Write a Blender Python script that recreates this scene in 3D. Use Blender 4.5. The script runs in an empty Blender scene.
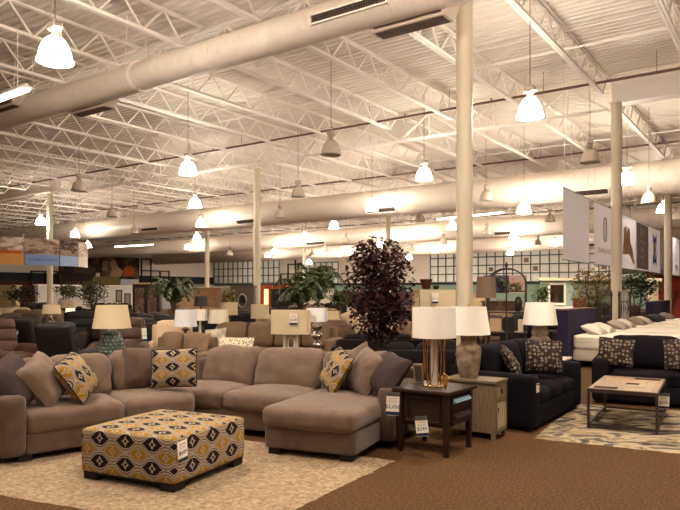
import bpy, math, random
from mathutils import Vector, Matrix, noise
import numpy as np
random.seed(7)
R = math.radians
SC = bpy.context.scene
COL = SC.collection
PI = math.pi

# ------------------------------------------------------------------ camera
CAMH = 1.55
F = 650.0
HOR = 292.0
cam = bpy.data.cameras.new('camera')
cam.sensor_width = 36.0
cam.lens = F / 680 * 36
cam.shift_y = (HOR - 255) / 680
cam.clip_end = 300
cam.clip_start = 0.05
camo = bpy.data.objects.new('camera', cam)
camo.location = (0, 0, CAMH)
camo.rotation_euler = (R(90), 0, 0)
COL.objects.link(camo)
SC.camera = camo
# ------------------------------------------------------------------ world and exposure
w = bpy.data.worlds.new('world')
SC.world = w
w.use_nodes = True
w.node_tree.nodes['Background'].inputs[0].default_value = (1.0, 0.76, 0.56, 1)
w.node_tree.nodes['Background'].inputs[1].default_value = 0.07
SC.view_settings.view_transform = 'Standard'
SC.view_settings.look = 'None'
SC.view_settings.gamma = 1
SC.view_settings.use_curve_mapping = False
SC.view_settings.exposure = 0.92
LAMP_W = 112.0
DOME_E = 70.0
LIGHT_COL = (1.0, 0.85, 0.69)
SC.cycles.max_bounces = 6
SC.cycles.diffuse_bounces = 4
SC.cycles.use_denoising = True
SC.cycles.sample_clamp_indirect = 6

# ------------------------------------------------------------------ coordinates
# pixel of the photograph -> point of the place; J runs away along the joists, D along the ducts
TH = R(35)
J = Vector((math.sin(TH), math.cos(TH), 0))
D = Vector((math.cos(TH), -math.sin(TH), 0))


def gp(j, d, z=0):
    v = J * j + D * d
    return Vector((v.x, v.y, z))


def at(px, Y, z=0):
    return Vector(((px - 340) / F * Y, Y, z))


def zat(py, Y):
    return CAMH + (HOR - py) / F * Y


def on_j(px, j):
    """distance Y at which the image column px meets the line of depth j"""
    X = (px - 340) / F
    return j / (J.x * X + J.y)


def d_at(px, j):
    Y = on_j(px, j)
    X = (px - 340) / F * Y
    return D.x * X + D.y * Y


ROT_D = -TH          # local x along D, local y along J

# ------------------------------------------------------------------ materials


def lin(c):
    if isinstance(c, str):
        c = tuple(int(c[i:i + 2], 16) / 255 for i in (0, 2, 4))
    return tuple((v / 12.92 if v <= 0.04045 else ((v + 0.055) / 1.055) ** 2.4) for v in c) + (1.0,)


MC = {}


def mat(col, rough=0.7, metal=0.0, var=0.0, vs=6.0, bump=0.0, bs=80.0, stretch=None, sheen=0.0, emis=0.0, trans=0.0, alpha=1.0, coat=0.0):
    key = (col, rough, metal, var, vs, bump, bs, stretch, sheen, emis, trans, coat)
    if key in MC:
        return MC[key]
    m = bpy.data.materials.new('material_' + (col if isinstance(col, str) else 'c'))
    m.use_nodes = True
    nt = m.node_tree
    b = nt.nodes['Principled BSDF']
    c = lin(col)
    b.inputs['Base Color'].default_value = c
    b.inputs['Roughness'].default_value = rough
    b.inputs['Metallic'].default_value = metal
    if rough >= 0.4 and not metal:
        b.inputs['Specular IOR Level'].default_value = 0.1 if rough >= 0.84 else 0.25
    if sheen:
        b.inputs['Sheen Weight'].default_value = sheen
    if coat:
        b.inputs['Coat Weight'].default_value = coat
    if trans:
        b.inputs['Transmission Weight'].default_value = trans
    if emis:
        b.inputs['Emission Color'].default_value = c
        b.inputs['Emission Strength'].default_value = emis
    if var or bump:
        tc = nt.nodes.new('ShaderNodeTexCoord')
        mp = nt.nodes.new('ShaderNodeMapping')
        nt.links.new(tc.outputs['Object'], mp.inputs['Vector'])
        if stretch:
            mp.inputs['Scale'].default_value = stretch
    if var:
        n = nt.nodes.new('ShaderNodeTexNoise')
        n.inputs['Scale'].default_value = vs
        n.inputs['Detail'].default_value = 5
        nt.links.new(mp.outputs[0], n.inputs['Vector'])
        r = nt.nodes.new('ShaderNodeValToRGB')
        e = r.color_ramp.elements
        e[0].position = 0.3
        e[1].position = 0.7
        e[0].color = tuple(v * (1 - var) for v in c[:3]) + (1,)
        e[1].color = tuple(min(1, v * (1 + var)) for v in c[:3]) + (1,)
        nt.links.new(n.outputs['Fac'], r.inputs['Fac'])
        nt.links.new(r.outputs['Color'], b.inputs['Base Color'])
    if bump:
        n2 = nt.nodes.new('ShaderNodeTexNoise')
        n2.inputs['Scale'].default_value = bs
        n2.inputs['Detail'].default_value = 3
        nt.links.new(mp.outputs[0], n2.inputs['Vector'])
        bp = nt.nodes.new('ShaderNodeBump')
        bp.inputs['Strength'].default_value = bump
        bp.inputs['Distance'].default_value = 0.01
        nt.links.new(n2.outputs['Fac'], bp.inputs['Height'])
        nt.links.new(bp.outputs['Normal'], b.inputs['Normal'])
    MC[key] = m
    return m


def mathn(nt, op, a, b=None):
    n = nt.nodes.new('ShaderNodeMath')
    n.operation = op
    for i, v in enumerate((a, b)):
        if v is None:
            continue
        if isinstance(v, (int, float)):
            n.inputs[i].default_value = v
        else:
            nt.links.new(v, n.inputs[i])
    return n.outputs[0]


def ramp(nt, fac, stops, const=True):
    r = nt.nodes.new('ShaderNodeValToRGB')
    cr = r.color_ramp
    cr.interpolation = 'CONSTANT' if const else 'LINEAR'
    while len(cr.elements) > 1:
        cr.elements.remove(cr.elements[-1])
    cr.elements[0].position = stops[0][0]
    cr.elements[0].color = lin(stops[0][1])
    for p, c in stops[1:]:
        e = cr.elements.new(p)
        e.color = lin(c)
    nt.links.new(fac, r.inputs['Fac'])
    return r.outputs['Color']


def node_mat(name, rough=0.8):
    m = bpy.data.materials.new(name)
    m.use_nodes = True
    nt = m.node_tree
    b = nt.nodes['Principled BSDF']
    b.inputs['Roughness'].default_value = rough
    if rough >= 0.84:
        b.inputs['Specular IOR Level'].default_value = 0.1
    tc = nt.nodes.new('ShaderNodeTexCoord')
    return m, nt, b, tc


def ogee_mat(name, pu, pv, swap=False):
    m, nt, b, tc = node_mat(name, 0.85)
    sp = nt.nodes.new('ShaderNodeSeparateXYZ')
    nt.links.new(tc.outputs['UV'], sp.inputs[0])
    u, v = sp.outputs[1 if swap else 0], sp.outputs[0 if swap else 1]
    U = mathn(nt, 'DIVIDE', u, pu)
    V = mathn(nt, 'DIVIDE', v, pv)
    uf = mathn(nt, 'PINGPONG', U, 0.5)
    vf = mathn(nt, 'PINGPONG', V, 0.5)
    cosu = mathn(nt, 'COSINE', mathn(nt, 'MULTIPLY', U, 2 * PI))
    w_ = mathn(nt, 'SUBTRACT', vf, mathn(nt, 'ADD', mathn(nt, 'MULTIPLY', mathn(nt, 'SINE', mathn(nt, 'MULTIPLY', cosu, 1.3)), 0.165), 0.255))
    bands = ramp(nt, mathn(nt, 'ADD', w_, 0.5), [(0.0, '211a1c'), (0.385, 'b8a68a'), (0.42, '5c4d46'), (0.49, 'b8a68a'), (0.522, '7d6a5a'), (0.565, 'b8a68a'), (0.585, '5f4e44'), (0.635, 'b8a68a'), (0.66, '8c6a22')])

    def star(a, c, ra, rc):
        x = mathn(nt, 'POWER', mathn(nt, 'DIVIDE', a, ra), 0.62)
        y = mathn(nt, 'POWER', mathn(nt, 'DIVIDE', c, rc), 0.62)
        return mathn(nt, 'LESS_THAN', mathn(nt, 'ADD', x, y), 1.0)

    def mix(f, A, col):
        mx = nt.nodes.new('ShaderNodeMix')
        mx.data_type = 'RGBA'
        nt.links.new(f, mx.inputs[0])
        nt.links.new(A, mx.inputs[6])
        mx.inputs[7].default_value = lin(col)
        return mx.outputs[2]
    c1 = mix(star(uf, vf, 0.155, 0.27), bands, 'b5a386')
    c1 = mix(star(uf, vf, 0.11, 0.20), c1, '947a5d')
    c1 = mix(mathn(nt, 'LESS_THAN', mathn(nt, 'ADD', mathn(nt, 'DIVIDE', uf, 0.06), mathn(nt, 'DIVIDE', vf, 0.085)), 1.0), c1, '1b1517')
    u2, v2 = mathn(nt, 'SUBTRACT', 0.5, uf), mathn(nt, 'SUBTRACT', 0.5, vf)
    c1 = mix(star(u2, v2, 0.155, 0.27), c1, 'b5a386')
    c1 = mix(star(u2, v2, 0.12, 0.21), c1, '8b7257')
    nt.links.new(c1, b.inputs['Base Color'])
    n2 = nt.nodes.new('ShaderNodeTexNoise')
    n2.inputs['Scale'].default_value = 180
    nt.links.new(tc.outputs['Object'], n2.inputs['Vector'])
    bp = nt.nodes.new('ShaderNodeBump')
    bp.inputs['Strength'].default_value = 0.25
    bp.inputs['Distance'].default_value = 0.01
    nt.links.new(n2.outputs['Fac'], bp.inputs['Height'])
    nt.links.new(bp.outputs['Normal'], b.inputs['Normal'])
    return m


M_OGEE = ogee_mat('ogee_print', 0.27, 0.185)
M_OGEE2 = ogee_mat('ogee_print_small', 0.25, 0.17)
M_OGEE3 = ogee_mat('ogee_print_turned', 0.25, 0.15, True)


def ring_mat():
    m, nt, b, tc = node_mat('ring_print', 0.85)
    v = nt.nodes.new('ShaderNodeTexVoronoi')
    v.inputs['Scale'].default_value = 19
    v.inputs['Randomness'].default_value = 0.45
    nt.links.new(tc.outputs['UV'], v.inputs['Vector'])
    nt.links.new(ramp(nt, v.outputs['Distance'], [(0, '3a2d28'), (0.12, '6b5a4c'), (0.2, '241c1f'), (0.27, 'b7a88e'), (0.335, '241c1f'),
                                                    (0.52, '5c4a3e'), (0.57, '1f191c')]), b.inputs['Base Color'])
    return m


M_RING = ring_mat()


def spot_mat(name, base, dots, scale, thr, coord='Object'):
    m, nt, b, tc = node_mat(name, 0.85)
    v = nt.nodes.new('ShaderNodeTexVoronoi')
    v.inputs['Scale'].default_value = scale
    nt.links.new(tc.outputs[coord], v.inputs['Vector'])
    nt.links.new(ramp(nt, v.outputs['Distance'], [(0, dots), (thr, base)]), b.inputs['Base Color'])
    return m


M_LEOP = spot_mat('animal_print', 'd8c9ae', '3a2d28', 28, 0.33)
M_TUFTP = spot_mat('leaf_print', 'cdb394', 'b3957a', 14, 0.2)


def brick_mat(name, c1, c2, mortar, scale, bw, bh, msize=0.0, rough=0.5, coord='Object', off=0.5):
    m, nt, b, tc = node_mat(name, rough)
    br = nt.nodes.new('ShaderNodeTexBrick')
    br.inputs['Color1'].default_value = lin(c1)
    br.inputs['Color2'].default_value = lin(c2)
    br.inputs['Mortar'].default_value = lin(mortar)
    br.inputs['Scale'].default_value = scale
    br.inputs['Mortar Size'].default_value = msize
    br.inputs['Brick Width'].default_value = bw
    br.inputs['Row Height'].default_value = bh
    br.offset = off
    nt.links.new(tc.outputs[coord], br.inputs['Vector'])
    n = nt.nodes.new('ShaderNodeTexNoise')
    n.inputs['Scale'].default_value = 5
    mp = nt.nodes.new('ShaderNodeMapping')
    mp.inputs['Scale'].default_value = (1, 12, 1)
    nt.links.new(tc.outputs[coord], mp.inputs['Vector'])
    nt.links.new(mp.outputs[0], n.inputs['Vector'])
    mx = nt.nodes.new('ShaderNodeMix')
    mx.data_type = 'RGBA'
    mx.blend_type = 'MULTIPLY'
    mx.inputs['Factor'].default_value = 0.5
    nt.links.new(br.outputs['Color'], mx.inputs[6])
    nt.links.new(ramp(nt, n.outputs['Fac'], [(0.3, '9a9a9a'), (0.7, 'ffffff')], False), mx.inputs[7])
    nt.links.new(mx.outputs[2], b.inputs['Base Color'])
    return m


def noise_ramp_mat(name, scale, stops, stretch=(1, 1, 1), detail=4, rough=0.9, const=False, bump=0.0, bs=120, dist=0.0, rz=0.0):
    m, nt, b, tc = node_mat(name, rough)
    mp = nt.nodes.new('ShaderNodeMapping')
    mp.inputs['Scale'].default_value = stretch
    mp.inputs['Rotation'].default_value = (0, 0, rz)
    nt.links.new(tc.outputs['Object'], mp.inputs['Vector'])
    n = nt.nodes.new('ShaderNodeTexNoise')
    n.inputs['Scale'].default_value = scale
    n.inputs['Detail'].default_value = detail
    n.inputs['Distortion'].default_value = dist
    nt.links.new(mp.outputs[0], n.inputs['Vector'])
    nt.links.new(ramp(nt, n.outputs['Fac'], stops, const), b.inputs['Base Color'])
    if bump:
        n2 = nt.nodes.new('ShaderNodeTexNoise')
        n2.inputs['Scale'].default_value = bs
        n2.inputs['Detail'].default_value = 2
        nt.links.new(tc.outputs['Object'], n2.inputs['Vector'])
        bp = nt.nodes.new('ShaderNodeBump')
        bp.inputs['Strength'].default_value = bump
        bp.inputs['Distance'].default_value = 0.02
        nt.links.new(n2.outputs['Fac'], bp.inputs['Height'])
        nt.links.new(bp.outputs['Normal'], b.inputs['Normal'])
    return m


M_CARPET = noise_ramp_mat('brown_carpet', 48, [(0.3, '3c2917'), (0.5, '523921'), (0.72, '694c31')], bump=0.5, bs=160)
M_SHAG = noise_ramp_mat('cream_shag', 30, [(0.3, '75604a'), (0.5, '8f7a62'), (0.7, 'a79278')], bump=0.9, bs=38, detail=6)
M_ABSTR = noise_ramp_mat('abstract_rug', 1.7, [(0.0, '2c2929'), (0.41, '413d3c'), (0.455, '6c6158'), (0.47, '96866f'), (0.51, 'a5957c'), (0.55, '77602f'),
                                                (0.558, '9c8c74'), (0.585, '46413f'), (0.67, '94846c')], stretch=(1.0, 2.0, 1), detail=8, bump=0.6, bs=70, dist=0.9, rz=0.5)
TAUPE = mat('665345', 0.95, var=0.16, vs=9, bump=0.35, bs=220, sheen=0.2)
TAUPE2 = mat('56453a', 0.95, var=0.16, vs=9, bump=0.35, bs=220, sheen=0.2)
GREYP = mat('3e3433', 0.95, var=0.08, bump=0.3, bs=220)
NAVY = mat('151117', 0.95, var=0.12, vs=7, bump=0.3, bs=200)
NAVYW = mat('4a4560', 0.85)
BLACK = mat('1a1614', 0.5)
ESP = mat('26170f', 0.45, var=0.25, vs=4, stretch=(1, 9, 1))
GREYWOOD = mat('6c5a45', 0.6, var=0.25, vs=5, stretch=(10, 10, 1))
IRON = mat('3a2c24', 0.5, metal=0.4)
WHITE = mat('f2ece2', 0.7)
SHADE_W = mat('efe6da', 0.8)
SHADE_B = mat('cfba98', 0.8, bump=0.2, bs=300)
SHADE_C = mat('e0d3bd', 0.8, bump=0.2, bs=300)
GOLD = mat('dcb368', 0.22, metal=1.0)
CHROME = mat('c9c4bd', 0.15, metal=1.0)
STEEL = mat('f2e9de', 0.5)
STEEL_C = mat('dccdb4', 0.45)
DECK = mat('e9ded1', 0.55, var=0.05, vs=0.6)
PINE = mat('4a3626', 0.8)

# ------------------------------------------------------------------ mesh collector


class MB:
    def __init__(s):
        s.v, s.f, s.uv = [], [], None

    def add(s, vs, fs):
        o = len(s.v)
        s.v += [tuple(v) for v in vs]
        s.f += [tuple(i + o for i in f) for f in fs]
        return s

    def box(s, c, sz, rz=0, rx=0, ry=0):
        hx, hy, hz = sz[0] / 2, sz[1] / 2, sz[2] / 2
        M = Matrix.Translation(c)
        if rz or rx or ry:
            M = M @ Matrix.Rotation(rz, 4, 'Z') @ Matrix.Rotation(ry, 4, 'Y') @ Matrix.Rotation(rx, 4, 'X')
        vs = [M @ Vector((x, y, z)) for z in (-hz, hz) for x, y in ((-hx, -hy), (hx, -hy), (hx, hy), (-hx, hy))]
        return s.add(vs, [(3, 2, 1, 0), (4, 5, 6, 7), (0, 1, 5, 4), (1, 2, 6, 5), (2, 3, 7, 6), (3, 0, 4, 7)])

    def bb(s, a, b):
        return s.box([(a[i] + b[i]) / 2 for i in range(3)], [abs(b[i] - a[i]) for i in range(3)])

    def bar(s, a, b, w, h=None, n=4):
        a, b = Vector(a), Vector(b)
        h = h or w
        t = (b - a).normalized()
        up = Vector((0, 0, 1)) if abs(t.z) < 0.95 else Vector((0, 1, 0))
        x = t.cross(up).normalized()
        y = x.cross(t).normalized()
        vs = []
        for p in (a, b):
            for k in range(n):
                an = 2 * PI * (k + 0.5) / n
                k2 = 1 / math.cos(PI / 4) if n == 4 else 1
                vs.append(p + x * math.cos(an) * w / 2 * k2 + y * math.sin(an) * h / 2 * k2)
        fs = [(k, (k + 1) % n, n + (k + 1) % n, n + k) for k in range(n)]
        fs += [tuple(range(n - 1, -1, -1)), tuple(range(n, 2 * n))]
        return s.add(vs, fs)

    def tube(s, pts, r, n=8, closed=False):
        pts = [Vector(p) for p in pts]
        m = len(pts)
        vs = []
        prev = None
        for i, p in enumerate(pts):
            if closed:
                t = (pts[(i + 1) % m] - pts[i - 1]).normalized()
            else:
                t = (pts[min(i + 1, m - 1)] - pts[max(i - 1, 0)]).normalized()
            if prev is None:
                up = Vector((0, 0, 1)) if abs(t.z) < 0.9 else Vector((1, 0, 0))
                x = t.cross(up).normalized()
            else:
                x = (prev - t * prev.dot(t)).normalized()
            prev = x
            y = t.cross(x)
            rr = r[i] if isinstance(r, (list, tuple)) else r
            for k in range(n):
                a = 2 * PI * k / n
                vs.append(p + x * math.cos(a) * rr + y * math.sin(a) * rr)
        fs = []
        for i in range(m if closed else m - 1):
            a, b = i * n, ((i + 1) % m) * n
            for k in range(n):
                fs.append((a + k, a + (k + 1) % n, b + (k + 1) % n, b + k))
        if not closed:
            fs += [tuple(range(n - 1, -1, -1)), tuple(range((m - 1) * n, m * n))]
        return s.add(vs, fs)

    def lathe(s, prof, c=(0, 0, 0), n=24, sx=1, sy=1, caps=True):
        vs = []
        for r, z in prof:
            for k in range(n):
                a = 2 * PI * k / n
                vs.append((c[0] + r * sx * math.cos(a), c[1] + r * sy * math.sin(a), c[2] + z))
        fs = []
        for i in range(len(prof) - 1):
            for k in range(n):
                fs.append((i * n + k, i * n + (k + 1) % n, (i + 1) * n + (k + 1) % n, (i + 1) * n + k))
        if caps:
            fs += [tuple(range(n - 1, -1, -1)), tuple(range((len(prof) - 1) * n, len(prof) * n))]
        return s.add(vs, fs)

    def prism(s, poly, z0, z1):
        n = len(poly)
        vs = [(x, y, z0) for x, y in poly] + [(x, y, z1) for x, y in poly]
        fs = [tuple(range(n - 1, -1, -1)), tuple(range(n, 2 * n))] + [(k, (k + 1) % n, n + (k + 1) % n, n + k) for k in range(n)]
        return s.add(vs, fs)

    def prismz(s, poly, y0, y1):
        """polygon in the x-z plane, extruded along y"""
        n = len(poly)
        vs = [(x, y0, z) for x, z in poly] + [(x, y1, z) for x, z in poly]
        fs = [tuple(range(n)), tuple(range(2 * n - 1, n - 1, -1))] + [((k + 1) % n, k, n + k, n + (k + 1) % n) for k in range(n)]
        return s.add(vs, fs)

    def build(s, name, m, parent=None, bev=0.0, smooth=35, loc=None, rz=0, seg=2):
        me = bpy.data.meshes.new(name)
        me.from_pydata(s.v, [], s.f)
        me.materials.append(m)
        if smooth:
            me.polygons.foreach_set('use_smooth', [True] * len(me.polygons))
            me.set_sharp_from_angle(angle=R(smooth))
        if s.uv is not None:
            uvl = me.uv_layers.new(name='UVMap')
            li = np.zeros(len(me.loops), dtype=np.int32)
            me.loops.foreach_get('vertex_index', li)
            uvl.data.foreach_set('uv', np.array(s.uv, dtype=np.float32)[li].ravel())
        me.update()
        o = bpy.data.objects.new(name, me)
        COL.objects.link(o)
        if parent:
            o.parent = parent
        if loc is not None:
            o.location = loc
        if rz:
            o.rotation_euler[2] = rz
        if bev:
            md = o.modifiers.new('bevel', 'BEVEL')
            md.width = bev
            md.segments = seg
            md.limit_method = 'ANGLE'
            md.angle_limit = R(40)
        return o


def box_uv(me):
    uvl = me.uv_layers.new(name='UVMap')
    for p in me.polygons:
        n = p.normal
        ax = max(range(3), key=lambda i: abs(n[i]))
        for li in p.loop_indices:
            co = me.vertices[me.loops[li].vertex_index].co
            if ax == 2:
                uvl.data[li].uv = (co.x, co.y)
            elif ax == 0:
                uvl.data[li].uv = (co.y, co.z)
            else:
                uvl.data[li].uv = (co.x, co.z)


def thing(name, label, cat, loc=(0, 0, 0), rz=0, group=None):
    o = bpy.data.objects.new(name, None)
    o.empty_display_size = 0.1
    COL.objects.link(o)
    o.location = loc
    o.rotation_euler = (0, 0, rz)
    o['label'] = label
    o['category'] = cat
    if group:
        o['group'] = group
    return o


def tag(o, label, cat, group=None):
    o['label'] = label
    o['category'] = cat
    if group:
        o['group'] = group
    return o


def struct(o):
    o['kind'] = 'structure'
    return o


def copy_tree(o, parent=None):
    c = o.copy()
    COL.objects.link(c)
    if parent:
        c.parent = parent
    for ch in list(o.children):
        copy_tree(ch, c)
    return c


# ------------------------------------------------------------------ soft shapes
_ct = {}


def _cube_grid(n):
    if n in _ct:
        return _ct[n]
    t = [-1.0] + [-0.93 + 1.86 * i / (n - 2) for i in range(n - 1)] + [1.0] if n > 5 else [-1 + 2 * i / n for i in range(n + 1)]
    if n <= 5:
        t = [-1, -0.8, -0.3, 0.3, 0.8, 1][:n + 1] if n == 5 else t
    idx, vs, fs = {}, [], []

    def vid(p):
        k = tuple(round(x, 5) for x in p)
        if k not in idx:
            idx[k] = len(vs)
            vs.append(p)
        return idx[k]
    for ax in range(3):
        for sg in (-1, 1):
            for i in range(len(t) - 1):
                for k in range(len(t) - 1):
                    q = []
                    for a, b in ((t[i], t[k]), (t[i + 1], t[k]), (t[i + 1], t[k + 1]), (t[i], t[k + 1])):
                        p = [0, 0, 0]
                        p[ax] = sg
                        p[(ax + 1) % 3] = a
                        p[(ax + 2) % 3] = b
                        q.append(vid(tuple(p)))
                    if sg < 0:
                        q.reverse()
                    fs.append(tuple(q))
    _ct[n] = (vs, fs)
    return _ct[n]


def soft_pts(size, r, puff=(0, 0, 0.03), n=9, wr=0.0, seed=0.0):
    """rounded and puffed box centred on the origin"""
    vs, fs = _cube_grid(n)
    h = [s / 2 for s in size]
    r = min(r, min(h) * 0.98)
    out = []
    for p in vs:
        P = Vector((p[0] * h[0], p[1] * h[1], p[2] * h[2]))
        q = Vector([max(-(h[i] - r), min(h[i] - r, P[i])) for i in range(3)])
        dlt = P - q
        if dlt.length > 1e-6:
            dn = dlt.normalized()
            v = q + dn * r
        else:
            v, dn = P.copy(), Vector((0, 0, 0))
        u = [v[i] / h[i] for i in range(3)]
        v.x += puff[0] * u[0] * (1 - u[1] ** 2) * (1 - u[2] ** 2)
        v.y += puff[1] * u[1] * (1 - u[0] ** 2) * (1 - u[2] ** 2)
        v.z += puff[2] * u[2] * (1 - u[0] ** 2) * (1 - u[1] ** 2)
        if wr:
            k = noise.noise(Vector((v.x * 5 + seed, v.y * 5, v.z * 5 + seed))) + 0.5 * noise.noise(Vector((v.x * 14 + seed, v.y * 4, v.z * 12)))
            v += dn * wr * k if dlt.length > 1e-6 else Vector((0, 0, 0))
        out.append(v)
    return out, fs


def soft(name, m, parent, c, size, r=0.05, puff=(0.0, 0.0, 0.03), n=9, rot=(0, 0, 0), wr=0.0, uvbox=False, mb=None):
    vs, fs = soft_pts(size, r, puff, n, wr, seed=random.random() * 50)
    M = Matrix.Translation(c) @ Matrix.Rotation(rot[2], 4, 'Z') @ Matrix.Rotation(rot[1], 4, 'Y') @ Matrix.Rotation(rot[0], 4, 'X')
    vs = [M @ v for v in vs]
    if mb is not None:
        mb.add(vs, fs)
        return None
    b = MB()
    b.add(vs, fs)
    o = b.build(name, m, parent, smooth=60)
    return o


def soft_quad(name, m, parent, corners, z0, z1, r=0.05, puff=(0, 0, 0.03), n=12, wr=0.0, top_in=None):
    """soft box on a four-cornered footprint (counter-clockwise from front left)"""
    c = [Vector((p[0], p[1], 0)) for p in corners]
    sx = ((c[1] - c[0]).length + (c[2] - c[3]).length) / 2
    sy = ((c[3] - c[0]).length + (c[2] - c[1]).length) / 2
    vs, fs = soft_pts((sx, sy, z1 - z0), r, puff, n, wr, seed=random.random() * 50)
    out = []
    for v in vs:
        u, w_ = v.x / sx + 0.5, v.y / sy + 0.5
        p = (c[0] * (1 - u) + c[1] * u) * (1 - w_) + (c[3] * (1 - u) + c[2] * u) * w_
        out.append((p.x, p.y, v.z + (z0 + z1) / 2))
    return MB().add(out, fs).build(name, m, parent, smooth=60)


def soft_path(name, m, parent, pts_f, pts_b, z0, z1, r=0.06, puff=0.03, lean=0.0, wr=0.0, n=18, top=None):
    """a long cushion swept between a front curve and a back curve (lists of xy), ends included"""
    def samp(P, t):
        k = t * (len(P) - 1)
        i = min(int(k), len(P) - 2)
        f = k - i
        p0 = Vector(P[max(i - 1, 0)]).to_3d()
        p1, p2 = Vector(P[i]).to_3d(), Vector(P[i + 1]).to_3d()
        p3 = Vector(P[min(i + 2, len(P) - 1)]).to_3d()
        return 0.5 * ((2 * p1) + (p2 - p0) * f + (2 * p0 - 5 * p1 + 4 * p2 - p3) * f * f + (3 * p1 - p0 - 3 * p2 + p3) * f ** 3)
    L = sum((Vector(pts_f[i + 1]) - Vector(pts_f[i])).length + (Vector(pts_b[i + 1]) - Vector(pts_b[i])).length for i in range(len(pts_f) - 1)) / 2
    Wd = (Vector(pts_b[0]) - Vector(pts_f[0])).length
    vs, fs = soft_pts((L, Wd, z1 - z0), r, (0, 0.0, puff), n, wr, seed=random.random() * 50)
    out = []
    for v in vs:
        u, w_ = v.x / L + 0.5, v.y / Wd + 0.5
        u = max(-0.03, min(1.03, u))
        a, b = samp(pts_f, max(0, min(1, u))), samp(pts_b, max(0, min(1, u)))
        p = a * (1 - w_) + b * w_
        zz = v.z + (z0 + z1) / 2
        if lean:
            p += (b - a).normalized() * lean * (zz - z0) / (z1 - z0)
        out.append((p.x, p.y, zz))
    return MB().add(out, fs).build(name, m, parent, smooth=60)


_pm = {}


def pillow_mesh(sx, sy, t, m, n=14, key=None):
    b = MB()
    uv = []
    for side in (1, -1):
        vs = []
        for i in range(n + 1):
            for k in range(n + 1):
                u, v = -1 + 2 * i / n, -1 + 2 * k / n
                e = (max(0, 1 - u * u) * max(0, 1 - v * v)) ** 0.38
                pin = 0.10
                cr = 1 - 0.07 * (u * v) ** 4
                x = u * (1 - pin * (1 - v * v)) * sx / 2 * cr
                y = v * (1 - pin * (1 - u * u)) * sy / 2 * cr
                z = side * t / 2 * e
                z += 0.006 * noise.noise(Vector((u * 3 + sx * 9, v * 3, side))) * e * 3
                vs.append((x, y, z))
                uv.append((u * sx / 2, v * sy / 2))
        fs = []
        for i in range(n):
            for k in range(n):
                a = i * (n + 1) + k
                q = (a, a + n + 1, a + n + 2, a + 1)
                fs.append(q if side > 0 else q[::-1])
        b.add(vs, fs)
    b.uv = uv
    return b


def pillow(name, label, m, loc, size=(0.46, 0.46, 0.16), yaw=0, tilt=70, roll=0, group=None, cat='pillow', n=14):
    """throw pillow standing on its lower edge, leaning back; yaw 0 faces the camera (-y); loc = centre"""
    b = pillow_mesh(size[0], size[1], size[2], m, n)
    o = b.build(name, m, None, smooth=50)
    Mx = Matrix.Rotation(yaw, 4, 'Z') @ Matrix.Rotation(R(tilt), 4, 'X') @ Matrix.Rotation(R(roll), 4, 'Z')
    o.matrix_world = Matrix.Translation(loc) @ Mx
    tag(o, label, cat, group)
    # piping round the seam
    pts = []
    N = 40
    for s_ in range(N):
        a = s_ / N * 4
        k, f = int(a), a - int(a)
        u, v = [(-1 + 2 * f, -1), (1, -1 + 2 * f), (1 - 2 * f, 1), (-1, 1 - 2 * f)][k]
        cr = 1 - 0.07 * (u * v) ** 4
        pts.append((u * (1 - 0.1 * (1 - v * v)) * size[0] / 2 * cr, v * (1 - 0.1 * (1 - u * u)) * size[1] / 2 * cr, 0))
    pp = MB().tube(pts, 0.005, 5, closed=True).build('piping', m, o)
    return o


def text_mesh(s, size, name, m, parent, M, ext=0.0008):
    cu = bpy.data.curves.new('lettering_curve', 'FONT')
    cu.body = s
    cu.size = size
    cu.align_x = 'CENTER'
    cu.align_y = 'CENTER'
    cu.extrude = ext
    cu.resolution_u = 2
    to = bpy.data.objects.new('lettering_tmp', cu)
    me = bpy.data.meshes.new_from_object(to)
    bpy.data.objects.remove(to)
    bpy.data.curves.remove(cu)
    me.name = name
    me.materials.clear()
    me.materials.append(m)
    o = bpy.data.objects.new(name, me)
    COL.objects.link(o)
    o.parent = parent
    o.matrix_local = M
    return o


FRONT = Matrix.Rotation(R(90), 4, 'X')     # lettering that faces -y


# ================================================================== THE SHELL
FARJ, LEFTD = 65.0, -67.2
ZC = 8.05


def jd_box(mb, j0, j1, d0, d1, z0, z1):
    """box given in building coordinates (local x = d, y = j)"""
    return mb.bb((d0, j0, z0), (d1, j1, z1))


def bobj(mb, name, m, parent=None, **k):
    """build in building coordinates: an object turned to the building grid"""
    if parent:
        return mb.build(name, m, parent, **k)
    return mb.build(name, m, None, rz=ROT_D, **k)


def bthing(name, label, cat, d=0, j=0, z=0, group=None):
    return thing(name, label, cat, gp(j, d, z), ROT_D, group)


fl = MB()
jd_box(fl, -10, FARJ, LEFTD, 14, -0.1, 0)
o = struct(bobj(fl, 'floor', M_CARPET))

# ceiling: ribbed steel deck, ribs run along D
mb = MB()
vs, fs = [], []
j = -10.0
prof = []
while j < FARJ:
    prof += [(j, ZC), (j + 0.09, ZC), (j + 0.115, ZC + 0.05), (j + 0.20, ZC + 0.05), (j + 0.225, ZC)]
    j += 0.225 + (0.0 if j < 45 else 0.225)
for k, (jj, zz) in enumerate(prof):
    vs += [(LEFTD, jj, zz), (14, jj, zz)]
    if k:
        fs.append((2 * k - 2, 2 * k, 2 * k + 1, 2 * k - 1))
mb.add(vs, fs)
jd_box(mb, -10, FARJ, LEFTD, 14, ZC + 0.08, ZC + 0.2)
ceiling = struct(bobj(mb, 'ceiling', DECK, smooth=0))

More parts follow.
